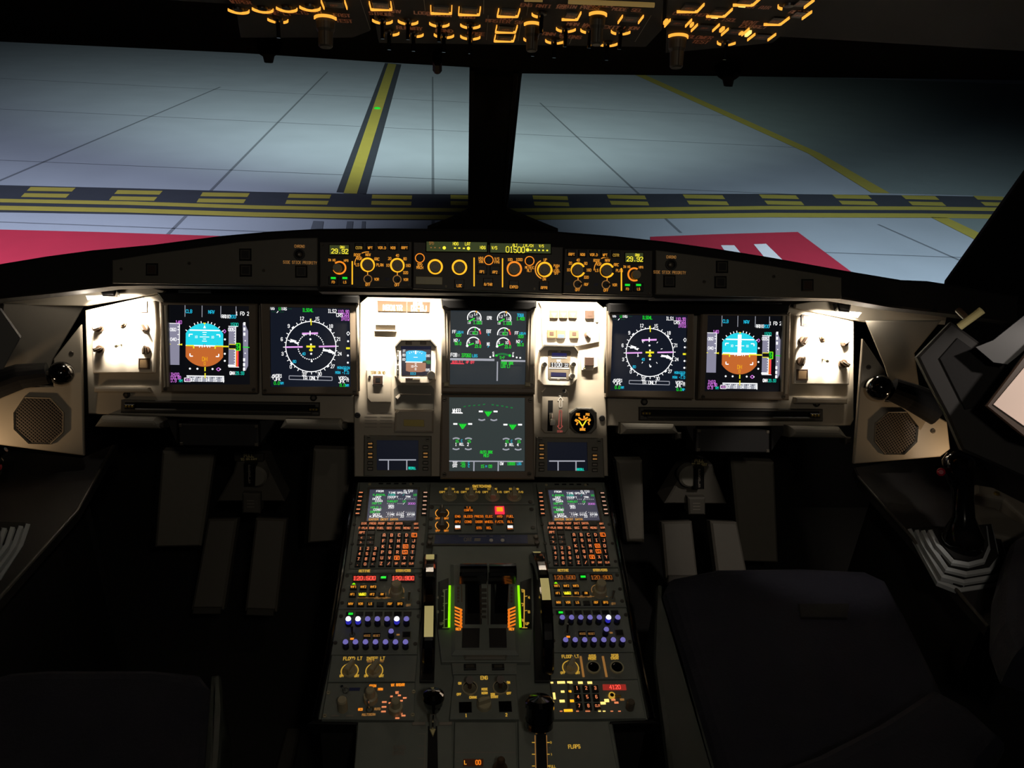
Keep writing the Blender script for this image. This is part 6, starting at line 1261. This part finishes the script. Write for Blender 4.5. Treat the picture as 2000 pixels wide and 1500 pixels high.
def adjuster(side, tag, kn, bar, wedge, cap, plates, capt):
    t = T('pedal_adjuster', 'pedal adjustment column with round PEDALS handle in the %s footwell' % side, 'adjuster', FT, *kn, off=.03)
    b = t.part('column'); b.poly(wedge, -.08, -.01, 'pedal_grey', .004)
    b = t.part('label_plate'); b.poly(tag, -.01, 0, 'panel_black', .001); x = sum(p[0] for p in tag)/4; y = sum(p[1] for p in tag)/4; b.text('PULL', x, y-4, 5.5, .0008, 'cream', ws=.9, w=1.6); b.text('TO ADJUST', x, y+3.5, 4.5, .0008, 'cream', ws=.8, w=1.2)
    b = t.part('adjust_handle'); b.cyl(*kn, 22, [(1, -.01), (1, .012), (.8, .018)], 'foot_grey', 28, zc=.01); b.poly(bar, -.005, .026, 'black', .003)
    x = sum(p[0] for p in bar)/4
    for k, ch_ in enumerate('PEDALS'): b.text(ch_, x, bar[0][1]+5+k*6, 5, .0265, 'legend_dim', w=1.3)
    b = t.part('lower_cap'); b.poly(cap, -.03, .01, 'pedal_grey', .004); x = sum(p[0] for p in cap)/4; y = sum(p[1] for p in cap)/4
    for k in range(3): b.line((x-8, y-6+k*6), (x+6, y-6+k*6), 1.4, .0104, 'legend_dim')
    for k, pts in enumerate(plates):
        p = flatthing('foot_plate', '%s long foot plate below the %s pedal adjuster' % (('outer left', 'outer right')[k], side), 'foot plate', F2, pts, 'pedal_grey', .03, ch=.005, part='plate')
        e = p.part('heel_edge'); e.poly([(pts[3][0]+4, pts[3][1]-6), (pts[2][0]-4, pts[2][1]-6), (pts[2][0]-6, pts[2][1]+8), (pts[3][0]+2, pts[3][1]+8)], -.03, .006, 'panel_black', .002)
adjuster('left', [(457, 886), (515, 887), (514, 902), (458, 901)], (500, 930), [(476, 906), (498, 906), (497, 950), (477, 950)], [(462, 900), (518, 900), (528, 925), (556, 980), (424, 980), (455, 925)], [(473, 964), (508, 965), (508, 1004), (473, 1003)], [[(406, 1014), (463, 1013), (436, 1192), (373, 1192)], [(499, 1012), (559, 1014), (540, 1196), (478, 1194)]], 0)
adjuster('right', [(1350, 897), (1382, 898), (1382, 910), (1350, 910)], (1348, 930), [(1356, 914), (1376, 914), (1376, 956), (1356, 956)], [(1345, 908), (1392, 908), (1398, 930), (1420, 985), (1298, 984), (1330, 930)], [(1344, 972), (1378, 972), (1378, 1006), (1346, 1006)], [[(1293, 1020), (1352, 1018), (1364, 1130), (1302, 1130)], [(1388, 1018), (1440, 1020), (1462, 1130), (1402, 1130)]], 0)
t = T('pedal_linkage', 'small shiny metal joint low in the left footwell', 'linkage', level(.10), 186, 1170); b = t.part('joint'); b.smooth = True
for dx, dy, z in ((-.008, .02, .01), (.01, 0, .02), (-.004, -.02, .01)): b.ball((dx, dy, z), .02, 'gloss_black', 14, (1, .8, .8))
for dx, dy in ((-.006, .012), (.012, -.004), (.006, -.026)): b.tube([(dx-.008, dy, .036), (dx+.008, dy+.004, .036)], .002, 'chrome', 8)
# ------------------------------------------------------------------ seats
SZ = level(.46)
def seat(side, cushion, shell, extra):
    t = T('pilot_seat', 'dark navy %s pilot seat with grey plastic shell edge' % side, 'seat', SZ, *[sum(p[i] for p in cushion)/len(cushion) for i in (0, 1)])
    b = t.part('cushion', label='navy fabric cushion'); b.poly(cushion, -.14, 0, 'seat_navy', .035, rnd=4)
    b = t.part('seat_shell', label='grey plastic seat shell'); b.poly(shell, -.20, -.02, 'seat_shell', .01, rnd=2)
    for nm, pts, z0, z1, m_, c_ in extra: b = t.part(nm); b.poly(pts, z0, z1, m_, c_, rnd=3)
    q = ccw([b.L(*p) for p in cushion]); s_ = t.part('seat_base'); ins = inset(q, .09); s_.prism(ins, -.455, -.14, 'black')
seat('right', [(1292, 1150), (1310, 1118), (1400, 1100), (1560, 1098), (1690, 1104), (1738, 1126), (1780, 1200), (1850, 1340), (1930, 1500), (1980, 1640), (1420, 1640), (1400, 1500), (1340, 1300)], [(1283, 1140), (1292, 1138), (1320, 1230), (1378, 1400), (1420, 1500), (1440, 1640), (1320, 1640), (1300, 1470), (1278, 1290)],
     [('lap_pad', [(1490, 1500), (1600, 1460), (1720, 1400), (1826, 1332), (1900, 1372), (1975, 1440), (1930, 1490), (1900, 1640), (1480, 1640)], .0, .07, 'seat_navy', .03), ('armrest', [(1985, 1040), (2060, 1000), (2120, 1300), (1990, 1260), (1966, 1200), (1968, 1110)], .15, .23, 'seat_navy', .03), ('seat_handle', [(1560, 1178), (1660, 1178), (1655, 1206), (1565, 1205)], 0, .006, 'pit', .002)])
seat('left', [(-100, 1400), (-70, 1325), (20, 1298), (100, 1293), (300, 1293), (390, 1302), (412, 1330), (396, 1500), (380, 1640), (-150, 1640)], [(410, 1316), (430, 1314), (434, 1380), (428, 1500), (440, 1640), (386, 1640), (398, 1470)], [])
for lab, pts in (('dull metal seat rail on the floor left of the pedestal', [(560, 1420), (586, 1420), (540, 1640), (500, 1640)]), ('dull metal seat rail on the floor right of the pedestal', [(1262, 1395), (1300, 1400), (1330, 1500), (1360, 1640), (1270, 1640), (1250, 1500)])):
    t = flatthing('seat_rail', lab, 'rail', level(.03), pts, 'pedal_grey' if pts[0][0] > 1000 else 'panel_black', .028, ch=.004, part='rail_cover')
# ------------------------------------------------------------------ lamps
def lamp(name, kind, loc, energy, col, target=None, size=.02, spot=60, blend=.3, sy=None):
    l = bpy.data.lights.new(name, kind); l.energy = energy; l.color = lin(col) if isinstance(col, str) else col
    if kind == 'SPOT': l.spot_size = math.radians(spot); l.spot_blend = blend; l.shadow_soft_size = size
    elif kind == 'AREA':
        l.size = size
        if sy: l.shape = 'RECTANGLE'; l.size_y = sy
    else: l.shadow_soft_size = size
    o = bpy.data.objects.new(name, l); C.objects.link(o); o.location = loc
    if target is not None: o.rotation_euler = (Vector(target)-Vector(loc)).to_track_quat('-Z', 'Y').to_euler()
    return o
def mp(px, py, n): 
    u, v = MAIN.uv(px, py); return MAIN.at(u, v, n)
WARM = 'fff1de'
t = T('light_baffle', 'thin grey light baffle strip under the shelf across the top of the centre panel', 'baffle', MAIN, 940, 574, off=.030)
t.part('baffle_strip').poly([(690, 562), (866, 567), (1044, 573), (1192, 577), (1192, 583.5), (1044, 580), (866, 575), (690, 570)], 0, .016, 'board', .001)
# flood lamps tucked under the glareshield shelf
def flood(name, a, b, energy, sx, sy, spread):
    o = lamp(name, 'AREA', a, energy, WARM, b, sx, sy=sy); o.data.spread = math.radians(spread)
    d = (Vector(b)-Vector(a)).normalized(); x = Vector((1, 0, 0)); y = (-d).cross(x).normalized()
    o.matrix_world = Matrix(((x.x, y.x, -d.x, a.x), (x.y, y.y, -d.y, a.y), (x.z, y.z, -d.z, a.z), (0, 0, 0, 1)))
flood('flood_lamp_centre_left', mp(785, 520, .041), mp(785, 765, -.018), 2.3, .16, .004, 70)
flood('flood_lamp_centre_right', mp(1114, 527, .041), mp(1114, 772, -.018), 2.1, .14, .004, 70)
flood('flood_lamp_left', mp(228, 580, .05), mp(236, 622, -.018), 2.7, .07, .012, 74)
flood('flood_lamp_right', mp(1630, 610, .05), mp(1618, 652, -.018), 2.7, .07, .012, 74)
lamp('lining_lamp_left', 'POINT', mp(190, 590, .05), .2, WARM, size=.01)
lamp('lining_lamp_right', 'POINT', mp(1664, 622, .05), .2, WARM, size=.01)
# console map lights low on each side
def near(pl, px, py, z): u, v = pl.uv(px, py); return pl.at(u, v, z)
lamp('map_light_left', 'SPOT', near(SL, -75, 905, .10), .65, 'ffd6a6', SL.hit(40, 805), .01, 84, .9)
lamp('map_light_right', 'SPOT', near(SR, 1900, 925, .10), .65, 'ffd6a6', SR.hit(1800, 830), .01, 84, .9)
# dome and pedestal lights in the ceiling
lamp('dome_light', 'POINT', (.1, -.35, 1.93), 8.0, 'fff2de', size=.05)
lamp('pedestal_light', 'SPOT', (.0, .62, 1.60), 1.0, 'fff0d8', (0, 1.15, .55), .015, 50, .5)
# unseen spots added high above the apron to light the ground
lamp('apron_added_spot_left', 'SPOT', (-7.5, 3.0, 5.5), 38000, 'c4cbe4', (-9.5, 16, -3.2), .3, 66, 1.0)
lamp('apron_added_spot_right', 'SPOT', (7.5, 2.0, 5.5), 32000, 'c2d6e4', (10.5, 13, -3.2), .3, 66, 1.0)
lamp('apron_added_spot_far', 'SPOT', (-.5, 14, 9.0), 46000, 'bcd0cc', (-1.0, 42, -3.2), .3, 92, 1.0)
lamp('chart_light', 'SPOT', (.80, .55, 1.50), 14.0, 'fff2e6', EYE+ray(1990, 775)*1.38, .02, 26, .5)
lamp('gaiter_added_spot', 'SPOT', (.80, .60, 1.40), 1.2, 'ffe4d0', EYE+ray(1890, 1060)*1.5, .02, 30, .8)  # separate spot added to brighten the right sidestick gaiter
w = bpy.data.worlds.new('night'); S.world = w; w.use_nodes = True
w.node_tree.nodes['Background'].inputs[0].default_value = (.010, .012, .016, 1); w.node_tree.nodes['Background'].inputs[1].default_value = .25
vs = S.view_settings; vs.view_transform = 'Standard'; vs.look = 'None'; vs.exposure = 0.0; vs.gamma = 1.0; vs.use_curve_mapping = False
S.cycles.use_denoising = True
S.cycles.sample_clamp_indirect = 4.0
# repeats of one kind carry a shared group phrase
GROUPS = {'display_screen': 'square display screens', 'display_control_panel': 'display control panels on the glareshield', 'glareshield_side_panel': 'grey glareshield side panels', 'instrument_panel': 'instrument panel boards', 'screen_hood': 'hood strips over the pilot screens',
 'glareshield_lining': 'lamp linings under the glareshield', 'lighting_control_panel': 'white knob plates', 'table_slot': 'sliding table slots', 'pull_out_box': 'pull-out boxes', 'message_display': 'message screens', 'terrain_button_plate': 'single-button plates', 'radio_panel': 'radio panels', 'audio_panel': 'audio panels',
 'dimmer_panel': 'dimmer panels', 'trim_wheel': 'trim wheels', 'overhead_panel': 'overhead panels', 'visor_hook': 'sun visor hooks', 'loudspeaker_panel': 'loudspeaker panels', 'air_outlet': 'ball air outlets', 'side_lining': 'side lining sheets', 'side_console': 'side consoles', 'sidestick': 'sidesticks',
 'rudder_pedal': 'rudder pedals', 'pedal_adjuster': 'pedal adjusters', 'foot_plate': 'foot plates', 'pilot_seat': 'pilot seats', 'seat_rail': 'seat rails'}
for o in list(C.objects):
    k = o.name.split('.')[0]
    if o.type == 'EMPTY' and o.parent is None and k in GROUPS: o['group'] = GROUPS[k]
for b in BUILD: b.finish()
